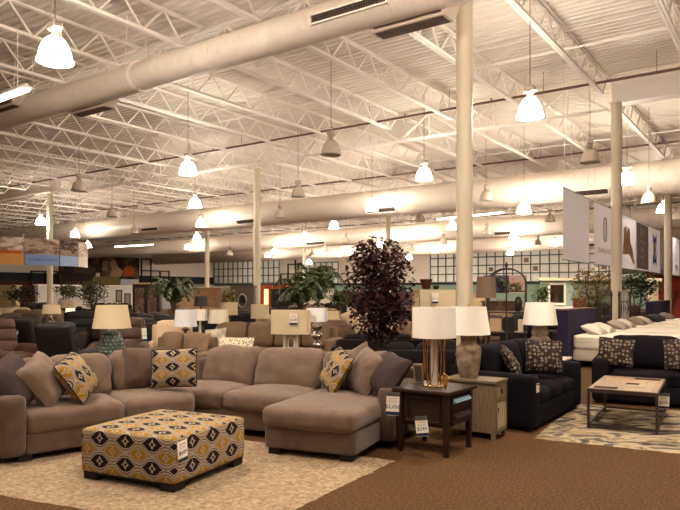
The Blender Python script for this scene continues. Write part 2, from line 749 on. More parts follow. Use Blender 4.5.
# walls
WALLP = mat('eaddcd', 0.8)
WALLG = mat('a9a49c', 0.8)
RED = mat('5e2622', 0.8)
TEAL = mat('8ea392', 0.8)
DARKT = mat('2b2f33', 0.7)
mb = MB()
jd_box(mb, FARJ, FARJ + 0.3, LEFTD, 14, 0, ZC + 0.2)
wb = struct(bobj(mb, 'wall_back', WALLP))
mb = MB()
jd_box(mb, -10, FARJ, LEFTD - 0.3, LEFTD, 0, ZC + 0.2)
wl = struct(bobj(mb, 'wall_left', WALLP))
# painted bands on the far walls (thin boards standing proud of the wall)
d_c = d_at(430, FARJ)
mb = MB()
jd_box(mb, FARJ - 0.25, FARJ - 0.02, d_at(335, FARJ), 13.5, 0, 2.35)
struct(bobj(mb, 'trim_1', TEAL, bev=0))
mb = MB()
jd_box(mb, FARJ - 0.35, FARJ - 0.02, d_at(216, FARJ), 13.5, 2.35, 2.6)
struct(bobj(mb, 'trim_2', DARKT))
mb = MB()
jd_box(mb, FARJ - 0.25, FARJ - 0.02, LEFTD, d_at(335, FARJ), 2.0, 2.35)
struct(bobj(mb, 'trim_3', DARKT))


def jl(px):          # j on the left wall met by image column px
    X = (px - 340) / F
    Y = LEFTD / (D.x * X + D.y)
    return Y * (J.x * X + J.y)


mb = MB()
jd_box(mb, jl(0) - 8, jl(62), LEFTD + 0.02, LEFTD + 0.2, 0, 2.65)
struct(bobj(mb, 'trim_4', RED))
mb = MB()
jd_box(mb, jl(0) - 8, FARJ - 0.3, LEFTD + 0.02, LEFTD + 0.25, 2.65, 3.6)
struct(bobj(mb, 'trim_5', DARKT))
mb = MB()
jd_box(mb, jl(62), FARJ - 0.3, LEFTD + 0.02, LEFTD + 0.2, 0, 2.65)
struct(bobj(mb, 'trim_6', WALLG))
mb = MB()
jd_box(mb, jl(0) - 8, FARJ - 0.3, LEFTD + 0.02, LEFTD + 0.9, 5.95, 6.25)
struct(bobj(mb, 'trim_7', WALLP))


# grid screens on the far wall
def grid_screen(label, px0, px1, z0, z1, cell=0.92, squares=()):
    d0, d1 = d_at(px0, FARJ), d_at(px1, FARJ)
    t = bthing('wall_lattice', label, 'lattice', d0, FARJ - 0.45, 0)
    W_ = d1 - d0
    nx = max(2, int(round(W_ / cell)))
    nz = int(round((z1 - z0) / cell))
    MB().bb((0, 0.2, z0), (W_, 0.3, z1)).build('backing_panel', mat('fff8ee', 0.8), t)
    mb = MB()
    for i in range(nx + 1):
        x = W_ * i / nx
        mb.bb((x - 0.04, 0, z0), (x + 0.04, 0.12, z1))
    for k in range(nz + 1):
        z = z0 + (z1 - z0) * k / nz
        mb.bb((0, 0.02, z - 0.05), (W_, 0.1, z + 0.05))
    mb.build('grid_bars', mat('4b6462', 0.6), t, smooth=0)
    for (i, k) in squares:
        x = W_ * (i + 0.5) / nx
        z = z0 + (z1 - z0) * (k + 0.5) / nz
        MB().bb((x - 0.22, 0.04, z - 0.22), (x + 0.22, 0.16, z + 0.22)).build('brown_square', mat('8a6f63', 0.7), t)


grid_screen('dark green wall lattice over white panels, left of the stepped black grid', 216, 281, 2.75, 5.7)
grid_screen('dark green wall lattice over white panels, behind the tall palms', 300, 340, 2.6, 5.2)
grid_screen('long dark green wall lattice with small brown squares above the teal wall', 432, 665, 2.6, 6.1,
            squares=((7, 1), (11, 2), (12, 1), (19, 2), (19, 1), (24, 1)))


def step_grid(label, wall, a, zbase, cell, heights, along='left'):
    if along == 'left':
        t = bthing('stepped_frame', label, 'lattice', LEFTD + 0.5, a, zbase)
        ax = 1
    else:
        t = bthing('stepped_frame', label, 'lattice', a, FARJ - 0.8, zbase)
        ax = 0
    mb = MB()
    w_ = 0.14

    def bx(u0, u1, z0, z1):
        if ax == 1:
            mb.bb((0, u0, z0), (0.15, u1, z1))
        else:
            mb.bb((u0, 0, z0), (u1, 0.15, z1))
    for i, h in enumerate(heights):
        for k in range(h):
            u, z = i * cell, k * cell
            bx(u, u + cell, z, z + w_)
            bx(u, u + cell, z + cell, z + cell + w_)
            bx(u, u + w_, z, z + cell)
            bx(u + cell, u + cell + w_, z, z + cell + w_)
    mb.build('frame', mat('23211f', 0.6), t, smooth=0)


step_grid('black stepped square frame at the right end of the photo mural', 'left', jl(138), 2.7, 1.45, (2, 1, 1))
step_grid('black stepped square frame on the red wall under the round sign', 'left', jl(28), 2.2, 1.5, (1, 1))
step_grid('black stepped square frame on the white wall beside the palms', 'back', d_at(284, FARJ), 2.6, 1.2, (1, 2, 3), 'back')

# lower dividing walls far off
mb = MB()
a, b_ = at(44, 46), at(139, 55)


def wall_run(name, p, q, h, th, m, cap=None):
    p, q = Vector(p), Vector(q)
    v = q - p
    ang = math.atan2(v.y, v.x)
    o = MB().bb((0, 0, 0), (v.length, th, h)).build(name, m, None, loc=(p.x, p.y, 0), rz=ang)
    struct(o)
    if cap:
        c = MB().bb((-0.1, -0.08, h), (v.length + 0.1, th + 0.08, h + 0.07)).build('wall_cap', cap, o)
    return o


wall_run('wall_partition_left', at(38, 46), at(138, 56), 2.02, 0.3, mat('b5b0a6', 0.8), WHITE)
wall_run('wall_partition_middle', at(160, 58), at(262, 66), 2.15, 0.3, mat('8b8985', 0.8), None)
wall_run('wall_partition_dark', at(336, 48), at(420, 44), 1.6, 0.3, mat('4a3a33', 0.8), None)

# photo mural on the left wall


def mural():
    j0, j1 = jl(57), jl(137)
    t = bthing('photo_mural', 'large dark photo mural of a brown sofa and a couple in orange', 'mural', LEFTD + 0.45, j0, 0)
    L = j1 - j0
    z0, z1 = 2.35, 5.75
    m = noise_ramp_mat('mural_dark', 0.7, [(0.3, '2e2420'), (0.5, '4f3b30'), (0.62, '7a6250'), (0.75, '3a2d26')], detail=6)
    MB().bb((-0.1, 0, z0), (0, L, z1)).build('mural_panel', m, t)
    H = z1 - z0

    def patch(nm, poly, col, lift):
        mb = MB()
        mb.add([(lift, u * L, z0 + v * H) for u, v in poly], [tuple(range(len(poly)))])
        mb.build(nm, mat(col, 0.8, var=0.15, vs=2), t)
    patch('printed_sofa', [(0.05, 0.12), (0.5, 0.1), (0.5, 0.45), (0.44, 0.74), (0.12, 0.7), (0.04, 0.5)], '3c2d28', 0.02)
    patch('printed_cushion', [(0.16, 0.4), (0.42, 0.38), (0.42, 0.62), (0.17, 0.62)], '57453c', 0.03)
    patch('printed_table', [(0.36, 0.02), (0.75, 0.0), (0.72, 0.3), (0.4, 0.3)], '8a744a', 0.04)
    patch('printed_book', [(0.42, 0.3), (0.47, 0.28), (0.48, 0.42), (0.43, 0.42)], 'e8e0cc', 0.05)
    patch('printed_person', [(0.60, 0.32), (0.74, 0.3), (0.78, 0.5), (0.72, 0.62), (0.66, 0.9), (0.6, 0.8), (0.63, 0.55)], 'c09070', 0.05)
    patch('printed_person', [(0.77, 0.34), (0.93, 0.33), (0.93, 0.6), (0.87, 0.72), (0.8, 0.66)], 'b8552c', 0.06)
    patch('printed_head', [(0.84, 0.72), (0.89, 0.72), (0.9, 0.84), (0.86, 0.9), (0.83, 0.82)], '4a3226', 0.07)
    patch('printed_caption', [(0.74, 0.01), (0.985, 0.01), (0.985, 0.22), (0.74, 0.22)], 'd5d3dc', 0.08)
    patch('printed_lamp_glow', [(0.5, 0.5), (0.57, 0.48), (0.58, 0.85), (0.51, 0.85)], '8e7a62', 0.04)


mural()

# ------------------------------------------------------------------ roof steel
ROWS = (1.6, 11.1, 20.6, 31.5, 42.0, 52.5, 63.0)
ZB = 7.28           # underside of the joists
ZT = ZC - 0.06


def joist_mesh():
    mb = MB()
    for off in (-0.035, 0.035):
        mb.bb((off - 0.022, -9, ZT - 0.05), (off + 0.022, FARJ - 0.4, ZT))
    prev = -7.5
    for r in ROWS[:]:
        a, b = prev + 0.75, r - 0.75
        for off in (-0.035, 0.035):
            mb.bb((off - 0.03, a, ZB), (off + 0.03, b, ZB + 0.07))
        # end diagonals up to the seat
        mb.bar((0, a, ZB + 0.03), (0, prev + 0.1, ZT - 0.03), 0.035)
        mb.bar((0, b, ZB + 0.03), (0, r - 0.1, ZT - 0.03), 0.035)
        n = max(2, int(round((b - a) / 1.15)))
        st = (b - a) / n
        for k in range(n):
            p = a + k * st
            mb.bar((0, p, ZB + 0.03), (0, p + st / 2, ZT - 0.03), 0.042)
            mb.bar((0, p + st / 2, ZT - 0.03), (0, p + st, ZB + 0.03), 0.042)
        prev = r
    return mb


jm = joist_mesh().build('open_web_joist', STEEL, ceiling, smooth=0)
d0 = -4.6
k = -26
first = True
js = []
dd = d0 - 26 * 2.383
while dd < 13.5:
    if dd > LEFTD + 0.5:
        if first:
            jm.location.x = dd
            first = False
        else:
            c = jm.copy()
            COL.objects.link(c)
            c.location.x = dd
    dd += 2.383


def girder(jrow, da, db):
    mb = MB()
    zb, zt = 6.98, ZT - 0.08
    for off in (-0.06, 0.06):
        mb.bb((da, jrow + off - 0.035, zb), (db, jrow + off + 0.035, zb + 0.07))
        mb.bb((da, jrow + off - 0.035, zt - 0.07), (db, jrow + off + 0.035, zt))
    n = int(round((db - da) / 2.383))
    st = (db - da) / n
    for k in range(n):
        p = da + k * st
        mb.bar((p, jrow, zb + 0.04), (p + st / 2, jrow, zt - 0.04), 0.06)
        mb.bar((p + st / 2, jrow, zt - 0.04), (p + st, jrow, zb + 0.04), 0.06)
        mb.bar((p + st / 2, jrow, zt - 0.04), (p + st / 2, jrow, zb + 0.04), 0.035)
    return mb.build('joist_girder', STEEL, ceiling, smooth=0)


CD = [-4.6 - 14.3 * k for k in range(0, 5)]
for r in ROWS[1:6]:
    hi = 13.8 if r != 20.6 else CD[0]
    girder(r, LEFTD + 0.4, hi)
# deep plate beams at the column line
for (da, db) in ((CD[0] + 0.15, 13.8), (LEFTD + 0.4, CD[2] - 0.3)):
    mb = MB()
    jd_box(mb, 20.45, 20.75, da, db, 7.18, ZT - 0.1)
    jd_box(mb, 20.36, 20.84, da, db, 7.12, 7.18)
    mb.build('deep_beam', STEEL, ceiling)
# cross bridging between the joists
for jj in (6.0, 15.8, 26.0, 36.5):
    mb = MB()
    mb.bar((LEFTD + 0.5, jj, ZB + 0.06), (13.5, jj, ZB + 0.06), 0.03)
    mb.bar((LEFTD + 0.5, jj + 0.3, ZT - 0.1), (13.5, jj + 0.3, ZT - 0.1), 0.03)
    mb.build('bridging_angle', STEEL, ceiling, smooth=0)

# sprinkler pipes
PIPE = mat('6d5648', 0.5)
for jj, lb in ((18.9, 'thin brown sprinkler pipe crossing the ceiling just before the second column row'),
               (28.0, 'thin brown sprinkler pipe above the large far duct'),
               (37.5, 'thin brown sprinkler pipe beyond the large far duct'),
               (47.0, 'thin brown sprinkler pipe farthest back under the deck')):
    t = bthing('sprinkler_pipe', lb, 'pipe', 0, jj, 7.36)
    MB().tube([(LEFTD + 0.6, 0, 0), (13.5, 0, 0)], 0.04, 8).build('pipe', PIPE, t)
    mb = MB()
    for q in range(-22, 5):
        x = q * 3.0
        mb.bar((x, 0, 0.02), (x, 0, 0.6), 0.012)
    mb.build('hanger_rods', PIPE, t, smooth=0)
    mb = MB()
    for q in range(-22, 5):
        x = q * 3.0 + 1.4
        mb.lathe([(0.012, 0.06), (0.02, 0.09), (0.05, 0.11), (0.0, 0.115)], (x, 0, -0.02), 8)
    mb.build('sprinkler_heads', PIPE, t)

# ------------------------------------------------------------------ columns
CW = mat('d8c9b0', 0.4, var=0.03, vs=2)


def column(j, d, label, r=0.15, square=False):
    p = gp(j, d)
    t = thing('steel_column', label, 'column', p, ROT_D)
    top = 6.98 if abs(j - 20.6) > 0.3 else 7.12
    mb = MB()
    mb.lathe([(r, 0.02), (r, top)], n=24)
    mb.build('shaft', CW, t)
    mb = MB()
    mb.bb((-0.22, -0.22, 0), (0.22, 0.22, 0.02))
    mb.build('base_plate', STEEL, t, bev=0.003)
    mb = MB()
    mb.bb((-0.2, -0.2, top), (0.2, 0.2, top + 0.03))
    mb.build('cap_plate', STEEL, t)
    mb = MB()
    mb.lathe([(r + 0.012, 0), (r + 0.012, 0.03)], (0, 0, 2.9), 24)
    mb.build('seam_band', CW, t)


P_A = at(464.5, 12.0)
column(P_A.dot(J), P_A.dot(D), 'large cream steel column just behind the two white table lamps')
P_B = at(616.5, 19.2)
column(P_B.dot(J), P_B.dot(D), 'cream steel column between the hanging white banners')
P_C = at(257, 28.6)
column(P_C.dot(J), P_C.dot(D), 'cream steel column behind the tan sofa left of the palms')
P_D = at(668, 28.3)
column(P_D.dot(J), P_D.dot(D), 'cream steel column at the right beyond the beds')
P_E = at(50, 35.9)
column(P_E.dot(J), P_E.dot(D), 'cream steel column behind the round hanging photo sign')
P_F = at(207, 44.0)
column(P_F.dot(J), P_F.dot(D), 'thin far cream column beside the dark mural wall')
P_G = at(304, 53.0)
column(P_G.dot(J), P_G.dot(D), 'thin far cream column rising behind the palms')
P_H = at(388, 37.5)
column(P_H.dot(J), P_H.dot(D), 'far cream column rising behind the burgundy tree')


# ------------------------------------------------------------------ ducts
def duct_mat():
    m, nt, b, tc = node_mat('duct_paint', 0.42)
    b.inputs['Base Color'].default_value = lin('dccdbd')
    wv = nt.nodes.new('ShaderNodeTexWave')
    wv.wave_type = 'BANDS'
    wv.bands_direction = 'X'
    wv.wave_profile = 'SIN'
    wv.inputs['Scale'].default_value = 2.4
    mp = nt.nodes.new('ShaderNodeMapping')
    mp.inputs['Rotation'].default_value = (0, 0, 0.06)
    nt.links.new(tc.outputs['Object'], mp.inputs['Vector'])
    nt.links.new(mp.outputs[0], wv.inputs['Vector'])
    bp = nt.nodes.new('ShaderNodeBump')
    bp.inputs['Strength'].default_value = 0.35
    bp.inputs['Distance'].default_value = 0.02
    nt.links.new(wv.outputs['Fac'], bp.inputs['Height'])
    nt.links.new(bp.outputs['Normal'], b.inputs['Normal'])
    return m


M_DUCT = duct_mat()
VENT = mat('5c4a40', 0.6)


def duct(label, j, z, r, da, db, grilles=(), boxes=(), steps=()):
    t = bthing('round_duct', label, 'duct', 0, j, z)
    segs = [da] + [s for s, _ in steps] + [db]
    rr = [r] + [q for _, q in steps]
    for i in range(len(segs) - 1):
        a, b = segs[i], segs[i + 1]
        mb = MB()
        R_ = rr[i]
        n = 40
        vs = [(x, R_ * math.cos(2 * PI * k / n), R_ * math.sin(2 * PI * k / n)) for x in (a, b) for k in range(n)]
        mb.add(vs, [(k, (k + 1) % n, n + (k + 1) % n, n + k) for k in range(n)] + [tuple(range(n - 1, -1, -1)), tuple(range(n, 2 * n))])
        mb.build('duct_run', M_DUCT, t)
        if i:
            mb = MB()
            R2 = max(rr[i], rr[i - 1]) + 0.015
            vs = [(x, R2 * math.cos(2 * PI * k / n), R2 * math.sin(2 * PI * k / n)) for x in (a - 0.05, a + 0.05) for k in range(n)]
            mb.add(vs, [(k, (k + 1) % n, n + (k + 1) % n, n + k) for k in range(n)] + [tuple(range(n - 1, -1, -1)), tuple(range(n, 2 * n))])
            mb.build('collar', STEEL, t)
    for (x0, x1, ang, hh) in grilles:
        # frame and slats fastened to the skin at angle ang below the horizontal, on the camera side
        g = MB()
        M = Matrix.Rotation(ang, 4, 'X')
        def bx(mb_, x_0, x_1, u0, u1, z0, z1):
            vs = [M @ Vector((x, -(r + zz), u)) for zz in (z0, z1) for x, u in ((x_0, u0), (x_1, u0), (x_1, u1), (x_0, u1))]
            mb_.add(vs, [(3, 2, 1, 0), (4, 5, 6, 7), (0, 1, 5, 4), (1, 2, 6, 5), (2, 3, 7, 6), (3, 0, 4, 7)])
        bx(g, x0, x1, -hh, -hh + 0.03, -0.1, 0.05)
        bx(g, x0, x1, hh - 0.03, hh, -0.1, 0.05)
        bx(g, x0, x0 + 0.03, -hh, hh, -0.1, 0.05)
        bx(g, x1 - 0.03, x1, -hh, hh, -0.1, 0.05)
        fr = g.build('grille', STEEL, t)
        g = MB()
        bx(g, x0 + 0.03, x1 - 0.03, -hh + 0.03, hh - 0.03, -0.09, 0.02)
        g.build('grille_back', mat('2c2320', 0.8), fr)
        g = MB()
        x = x0 + 0.06
        while x < x1 - 0.04:
            bx(g, x, x + 0.012, -hh + 0.03, hh - 0.03, 0.0, 0.035)
            x += 0.05
        u = -hh + 0.06
        while u < hh - 0.03:
            bx(g, x0 + 0.03, x1 - 0.03, u, u + 0.008, 0.0, 0.03)
            u += 0.05
        g.build('grille_slats', VENT, fr, smooth=0)
    for (x0, x1, y0, y1, z0, z1) in boxes:
        g = MB()
        g.prismz([(x0 - 0.12, z1), (x0, z0), (x1, z0), (x1 + 0.12, z1)], y0, y1)
        b = g.build('diffuser_box', mat('cdbbaa', 0.5), t, bev=0.01)
        g = MB().bb((x0 + 0.06, y0 - 0.015, z0 + 0.05), (x1 - 0.06, y0 + 0.03, z1 - 0.05))
        g.bb((x0 + 0.06, y0 + 0.05, z0 - 0.012), (x1 - 0.06, y1 - 0.05, z0 + 0.02))
        g.build('diffuser_face', VENT, b)
    # hanging straps
    x = da + 1.5
    while x < db:
        mb = MB()
        mb.bar((x, -r * 0.9, r * 0.4), (x, -r * 0.7, 7.9 - z), 0.015)
        mb.bar((x, -r * 0.72, 7.88 - z), (x, r * 0.72, 7.88 - z), 0.015)
        mb.bar((x, r * 0.9, r * 0.4), (x, r * 0.7, 7.9 - z), 0.015)
        mb.build('hanger_strap', STEEL, t, smooth=0)
        x += 4.76
    return t


DJ1 = 9.5
duct('near round cream duct running high across the top of the hall', DJ1, 6.45, 0.335, LEFTD + 1, d_at(478, DJ1),
     grilles=((d_at(322, DJ1), d_at(398, DJ1), R(12), 0.09), ),
     boxes=((d_at(366, DJ1), d_at(440, DJ1), 0.16, 0.55, -0.36, -0.1), (d_at(62, DJ1) + 0.1, d_at(98, DJ1), 0.16, 0.5, -0.36, -0.12),
            (d_at(-30, DJ1), d_at(33, DJ1), -0.56, -0.2, -0.02, 0.22)),
     steps=((d_at(140, DJ1), 0.315),))
DJ2 = 27.0
duct('large round cream duct crossing behind the column with the banners', DJ2, 5.86, 0.64, LEFTD + 1, 13.5,
     grilles=((d_at(148, DJ2), d_at(165, DJ2), R(35), 0.12), (d_at(243, DJ2), d_at(262, DJ2), R(38), 0.14), (d_at(372, DJ2), d_at(401, DJ2), R(38), 0.14),
              (d_at(574, DJ2), d_at(612, DJ2), R(38), 0.14)),
     steps=((d_at(404, DJ2), 0.66),))
duct('third round duct, farther and lower than the banner column duct', 40.0, 5.66, 0.62, LEFTD + 1, 13.5,
     grilles=((d_at(497, 40), d_at(517, 40), R(38), 0.14), (d_at(310, 40), d_at(330, 40), R(38), 0.14)))
duct('farthest round duct above the green wall lattice', 54.0, 5.75, 0.75, LEFTD + 1, 13.5,
     grilles=((d_at(590, 54), d_at(612, 54), R(38), 0.14),))
# ------------------------------------------------------------------ high bay lamps
GLOW = mat('fff2df', 0.5, emis=DOME_E)
MC_GLOWN = GLOW
DOMEU = mat('c9baa6', 0.25, var=0.06, vs=12)
ALU = mat('b3a596', 0.35, metal=0.6)


def make_bay(lit):
    t = thing('high_bay_lamp', 'x', 'ceiling lamp')
    out = [(0.07, 0.20), (0.12, 0.185), (0.18, 0.12), (0.225, 0.02), (0.255, -0.10), (0.265, -0.17)]
    inn = [(r_ - 0.012, z_ - 0.004) for r_, z_ in reversed(out)]
    MB().lathe(out + inn, n=28, caps=False).build('dome', GLOW if lit else DOMEU, t, smooth=60)
    mb = MB()
    mb.lathe([(0.262, -0.165), (0.282, -0.17), (0.282, -0.195), (0.255, -0.195), (0.255, -0.165)], n=28, caps=False)
    mb.build('rim', GLOW if lit else ALU, t)
    MB().lathe([(0.0, -0.178), (0.25, -0.182), (0.25, -0.188), (0.0, -0.19)], n=28, caps=False).build('lens', GLOW if lit else mat('ded2c0', 0.2), t)
    mb = MB()
    mb.lathe([(0.06, 0.19), (0.075, 0.2), (0.06, 0.24), (0.06, 0.30), (0.09, 0.32), (0.09, 0.335), (0.03, 0.34)], n=16)
    for a in range(3):
        an = a * 2.094
        mb.bar((0.085 * math.cos(an), 0.085 * math.sin(an), 0.19), (0.085 * math.cos(an), 0.085 * math.sin(an), 0.33), 0.014)
    mb.build('socket_neck', ALU, t)
    mb = MB()
    mb.bb((-0.11, -0.08, 0.335), (0.11, 0.08, 0.45))
    mb.bb((-0.15, -0.05, 0.335), (0.15, 0.05, 0.36))
    mb.build('ballast_box', ALU, t, bev=0.012)
    MB().tube([(0.0, 0, 0.45), (0.02, 0, 0.49), (0.0, 0, 0.53), (-0.03, 0, 0.5)], 0.009, 6).build('hook', ALU, t)
    MB().tube([(0, 0, 0), (0, 0, 1.0)], 0.008, 6).build('cord', mat('6b5a4b', 0.7), t, loc=(0, 0, 0.52))
    MB().tube([(0.06, 0, 0.45), (0.12, 0.02, 0.55), (0.12, 0, 0.68), (0.01, 0, 0.78)], 0.007, 6).build('power_lead', mat('cfc2b0', 0.6), t)
    return t


bay_lit = make_bay(True)
bay_off = make_bay(False)
used = {True: False, False: False}
pl = bpy.data.lights.new('lamp_bulb', 'SPOT')
pl.spot_size = R(128)
pl.spot_blend = 0.7
pl.energy = LAMP_W
pl.color = LIGHT_COL
pl.shadow_soft_size = 0.16
LAMPZ = 5.45
BAYS = [  # px, py, lit, label
    (55, 50, 1, 'biggest and brightest lit dome lamp, top left before the near duct'),
    (530, 108, 1, 'large lit dome lamp hanging right of the big cream column'),
    (188, 168, 1, 'lit dome lamp hanging just above the large far duct, left of centre'),
    (424, 174, 1, 'lit dome lamp at the top edge of the far duct, above the burgundy tree'),
    (627, 178, 1, 'lit dome lamp right of the banner column'),
    (372, 206, 1, 'lit dome lamp in front of the far duct, left above the burgundy tree'),
    (41, 221, 1, 'lit dome lamp left of the column above the round photo sign'),
    (195, 203, 1, 'lit dome lamp just under the high left of centre one'),
    (201, 223, 1, 'lit dome lamp hanging before the bottom edge of the far duct, left'),
    (75, 234, 1, 'lit dome lamp at the left duct end over the round sign'),
    (88, 245, 1, 'small lit dome lamp at the right end of the round photo sign'),
    (197, 237, 1, 'small lit dome lamp third down in the left vertical cluster'),
    (188, 247, 1, 'small lit dome lamp lowest in the left vertical cluster'),
    (334, 225, 1, 'lit dome lamp under the far duct midway between two columns'),
    (305, 236, 1, 'lit dome lamp above the palms and left of the duct grille'),
    (288, 243, 1, 'small lit dome lamp right of the tan sofa column'),
    (275, 251, 1, 'tiny lit dome lamp left of the far strip light'),
    (268, 255, 1, 'tiny lit dome lamp closest beside the tan sofa column'),
    (339, 254, 1, 'tiny lit dome lamp left of the burgundy tree crown'),
    (309, 262, 1, 'tiny lit dome lamp directly above the palms'),
    (380, 244, 1, 'lit dome lamp half hidden behind the burgundy tree top'),
    (411, 235, 1, 'lit dome lamp right of the burgundy tree top'),
    (409, 257, 1, 'tiny lit dome lamp at the right edge of the burgundy crown'),
    (452, 226, 1, 'lit dome lamp touching the left side of the big cream column'),
    (436, 250, 1, 'tiny lit dome lamp over the teal wall left of the big column'),
    (524, 208, 1, 'lit dome lamp before the third duct, left of the blank banner'),
    (514, 235, 1, 'small lit dome lamp before the lattice, left of the blank banner'),
    (555, 243, 1, 'small lit dome lamp nearest the blank banner'),
    (510, 252, 1, 'tiny lit dome lamp low over the iron shelf stand'),
    (663, 208, 1, 'lit dome lamp beside the rightmost column'),
    (331, 148, 0, 'unlit dome lamp hanging highest in the middle of the hall'),
    (590, 156, 0, 'unlit dome lamp left of the top of the banner column'),
    (79, 186, 0, 'unlit dome lamp at the left, higher than the round sign'),
    (112, 213, 0, 'unlit dome lamp before the left part of the far duct'),
    (298, 192, 0, 'unlit dome lamp right above the far duct near the sofa column'),
    (280, 214, 0, 'unlit dome lamp against the far duct, right of the sofa column'),
    (134, 230, 0, 'unlit dome lamp near the left duct grille'),
    (23, 240, 0, 'small unlit dome lamp above the left end of the round sign'),
    (486, 196, 0, 'unlit dome lamp right beside the big cream column'),
    (487, 231, 0, 'small unlit dome lamp below another beside the big column'),
    (550, 218, 0, 'unlit dome lamp left of the blank banner top'),
    (538, 242, 0, 'small unlit dome lamp before the green lattice'),
    (420, 218, 0, 'unlit dome lamp below the far duct right of the tree'),
    (346, 240, 0, 'small unlit dome lamp before the third duct, left of tree'),
    (325, 249, 0, 'tiny unlit dome lamp above the palms'),
    (230, 253, 0, 'small unlit dome lamp left of the tan sofa column'),
    (649, 198, 0, 'unlit dome lamp above the photo banner'),
    (676, 216, 0, 'unlit dome lamp at the right edge of the photo'),
    (412, 249, 0, 'tiny unlit dome lamp between two lit ones right of the tree'),
    (443, 241, 0, 'tiny unlit dome lamp just left of the big column'),
    (312, 254, 0, 'tiny unlit dome lamp directly over the tallest palm'),
]


def put_bay(p, lit, lb):
    src = bay_lit if lit else bay_off
    if not used[bool(lit)]:
        used[bool(lit)] = True
        t = src
    else:
        t = copy_tree(src)
    t.location = p
    t.rotation_euler[2] = (p.x * 7.3) % 3
    for c in t.children:
        if c.name.startswith('cord'):
            c.scale.z = ZC + 0.01 - p.z - 0.52
    t['label'] = lb
    t['group'] = 'high bay lamps hanging from the joists'
    if lit:
        l = bpy.data.objects.new('bulb_light', pl)
        COL.objects.link(l)
        l.parent = t
        l.location = (0, 0, -0.36)


DUCTS = ((DJ1, 6.45, 0.335), (DJ2, 5.86, 0.66), (40.0, 5.66, 0.62), (54.0, 5.75, 0.75))


def bay_spot(px, py):
    """the hanging height that keeps the lamp clear of the ducts and in sight below or before them"""
    z = LAMPZ
    while z > 3.7:
        Y = (z - CAMH) * F / (HOR - py)
        p = at(px, Y, z)
        j = p.dot(J)
        ok = j < FARJ - 1.5
        for jd, zd, rd in DUCTS:
            if abs(j - jd) < rd + 1.1:
                ok = False
            if jd < j and py - 3 < HOR - (zd - rd - CAMH) * F / on_j(px, jd):
                ok = False
        if ok:
            return p
        z -= 0.05
    return p


for px, py, lit, lb in BAYS:
    put_bay(bay_spot(px, py), lit, lb)
# unseen lamps added above and behind the viewer to light foreground and near ceiling
for x, y, lb in ((-8.5, 5.0, 'added lit dome lamp over the aisle left of the viewer'), (7.5, 6.0, 'added lit dome lamp over the aisle right of the viewer'),
                 (2.6, 7.6, 'added lit dome lamp high above the chaise, over the top of the photo'), (-3.2, 6.6, 'added lit dome lamp high above the patterned ottoman, over the top of the photo'),
                 (1.0, 3.0, 'added lit dome lamp almost over the viewer'), (-4.0, -3.0, 'added lit dome lamp behind the viewer on the left'),
                 (5.5, -2.5, 'added lit dome lamp behind the viewer on the right')):
    put_bay(Vector((x, y, LAMPZ)), 1, lb)

for k in range(8):  # row hidden by the farthest duct, added to brighten the far walls
    put_bay(gp(58.6, -58 + k * 9.0, 5.75), 1, 'added lit dome lamp behind the farthest duct, %s from the left' % ('first', 'second', 'third', 'fourth', 'fifth', 'sixth', 'seventh', 'eighth')[k])
# strip lights
TUBE = mat('fff1d8', 0.5, emis=9.0)


def strip_light(p, q, z, label):
    p, q = Vector(p), Vector(q)
    v = q - p
    t = thing('strip_light', label, 'ceiling lamp', (p.x, p.y, z), math.atan2(v.y, v.x))
    L = v.length
    mb = MB()
    mb.prismz([(0, 0), (L, 0), (L, 0.05), (0, 0.05)], -0.11, 0.11)
    mb.bb((0, -0.04, 0.05), (L, 0.04, 0.1))
    mb.build('housing', WHITE, t, bev=0.01)
    mb = MB()
    for s in (-0.06, 0.06):
        mb.tube([(0.04, s, -0.03), (L - 0.04, s, -0.03)], 0.025, 10)
    mb.build('tube', TUBE, t)
    mb = MB()
    for x in (0.4, L - 0.4):
        mb.bar((x, 0, 0.08), (x, 0, ZB - z + 0.03), 0.015)
    mb.build('hanging_rods', WHITE, t, smooth=0)


def strip_px(x0, y0, x1, y1, z, label):
    Y0, Y1 = (z - CAMH) * F / (HOR - y0), (z - CAMH) * F / (HOR - y1)
    strip_light(at(x0, Y0), at(x1, Y1), z, label)


strip_px(-25, 107, 27, 88, 5.9, 'bright strip light at the top left edge before the near duct')
strip_px(115, 246.5, 153, 244.5, 5.6, 'far strip light hanging over the photo mural')
strip_px(276, 259, 304, 257.5, 5.6, 'far strip light right of the tan sofa column')
strip_px(437, 219, 503, 212, 5.6, 'strip light passing behind the big cream column')

# ================================================================== FOREGROUND
# ------------------------------------------------------------------ rugs


def rug(name, label, m, corners, h, seed, nx=60, ny=60, edge=0.02):
    c = [Vector((p[0], p[1], 0)) for p in corners]
    mb = MB()
    vs = []
    for i in range(nx + 1):
        for k in range(ny + 1):
            u, v = i / nx, k / ny
            p = (c[0] * (1 - u) + c[1] * u) * (1 - v) + (c[3] * (1 - u) + c[2] * u) * v
            z = h * (0.8 + 0.35 * noise.noise(Vector((p.x * 9, p.y * 9, seed))))
            if i in (0, nx) or k in (0, ny):
                z = 0.001
                p = p + Vector((noise.noise(Vector((p.x * 8, p.y * 8, 1))), noise.noise(Vector((p.x * 8, p.y * 8, 5))), 0)) * edge
            vs.append((p.x, p.y, z))
    n = ny + 1
    mb.add(vs, [(i * n + k, (i + 1) * n + k, (i + 1) * n + k + 1, i * n + k + 1) for i in range(nx) for k in range(ny)])
    o = mb.build(name, m, None, smooth=60)
    tag(o, label, 'rug')
    return o


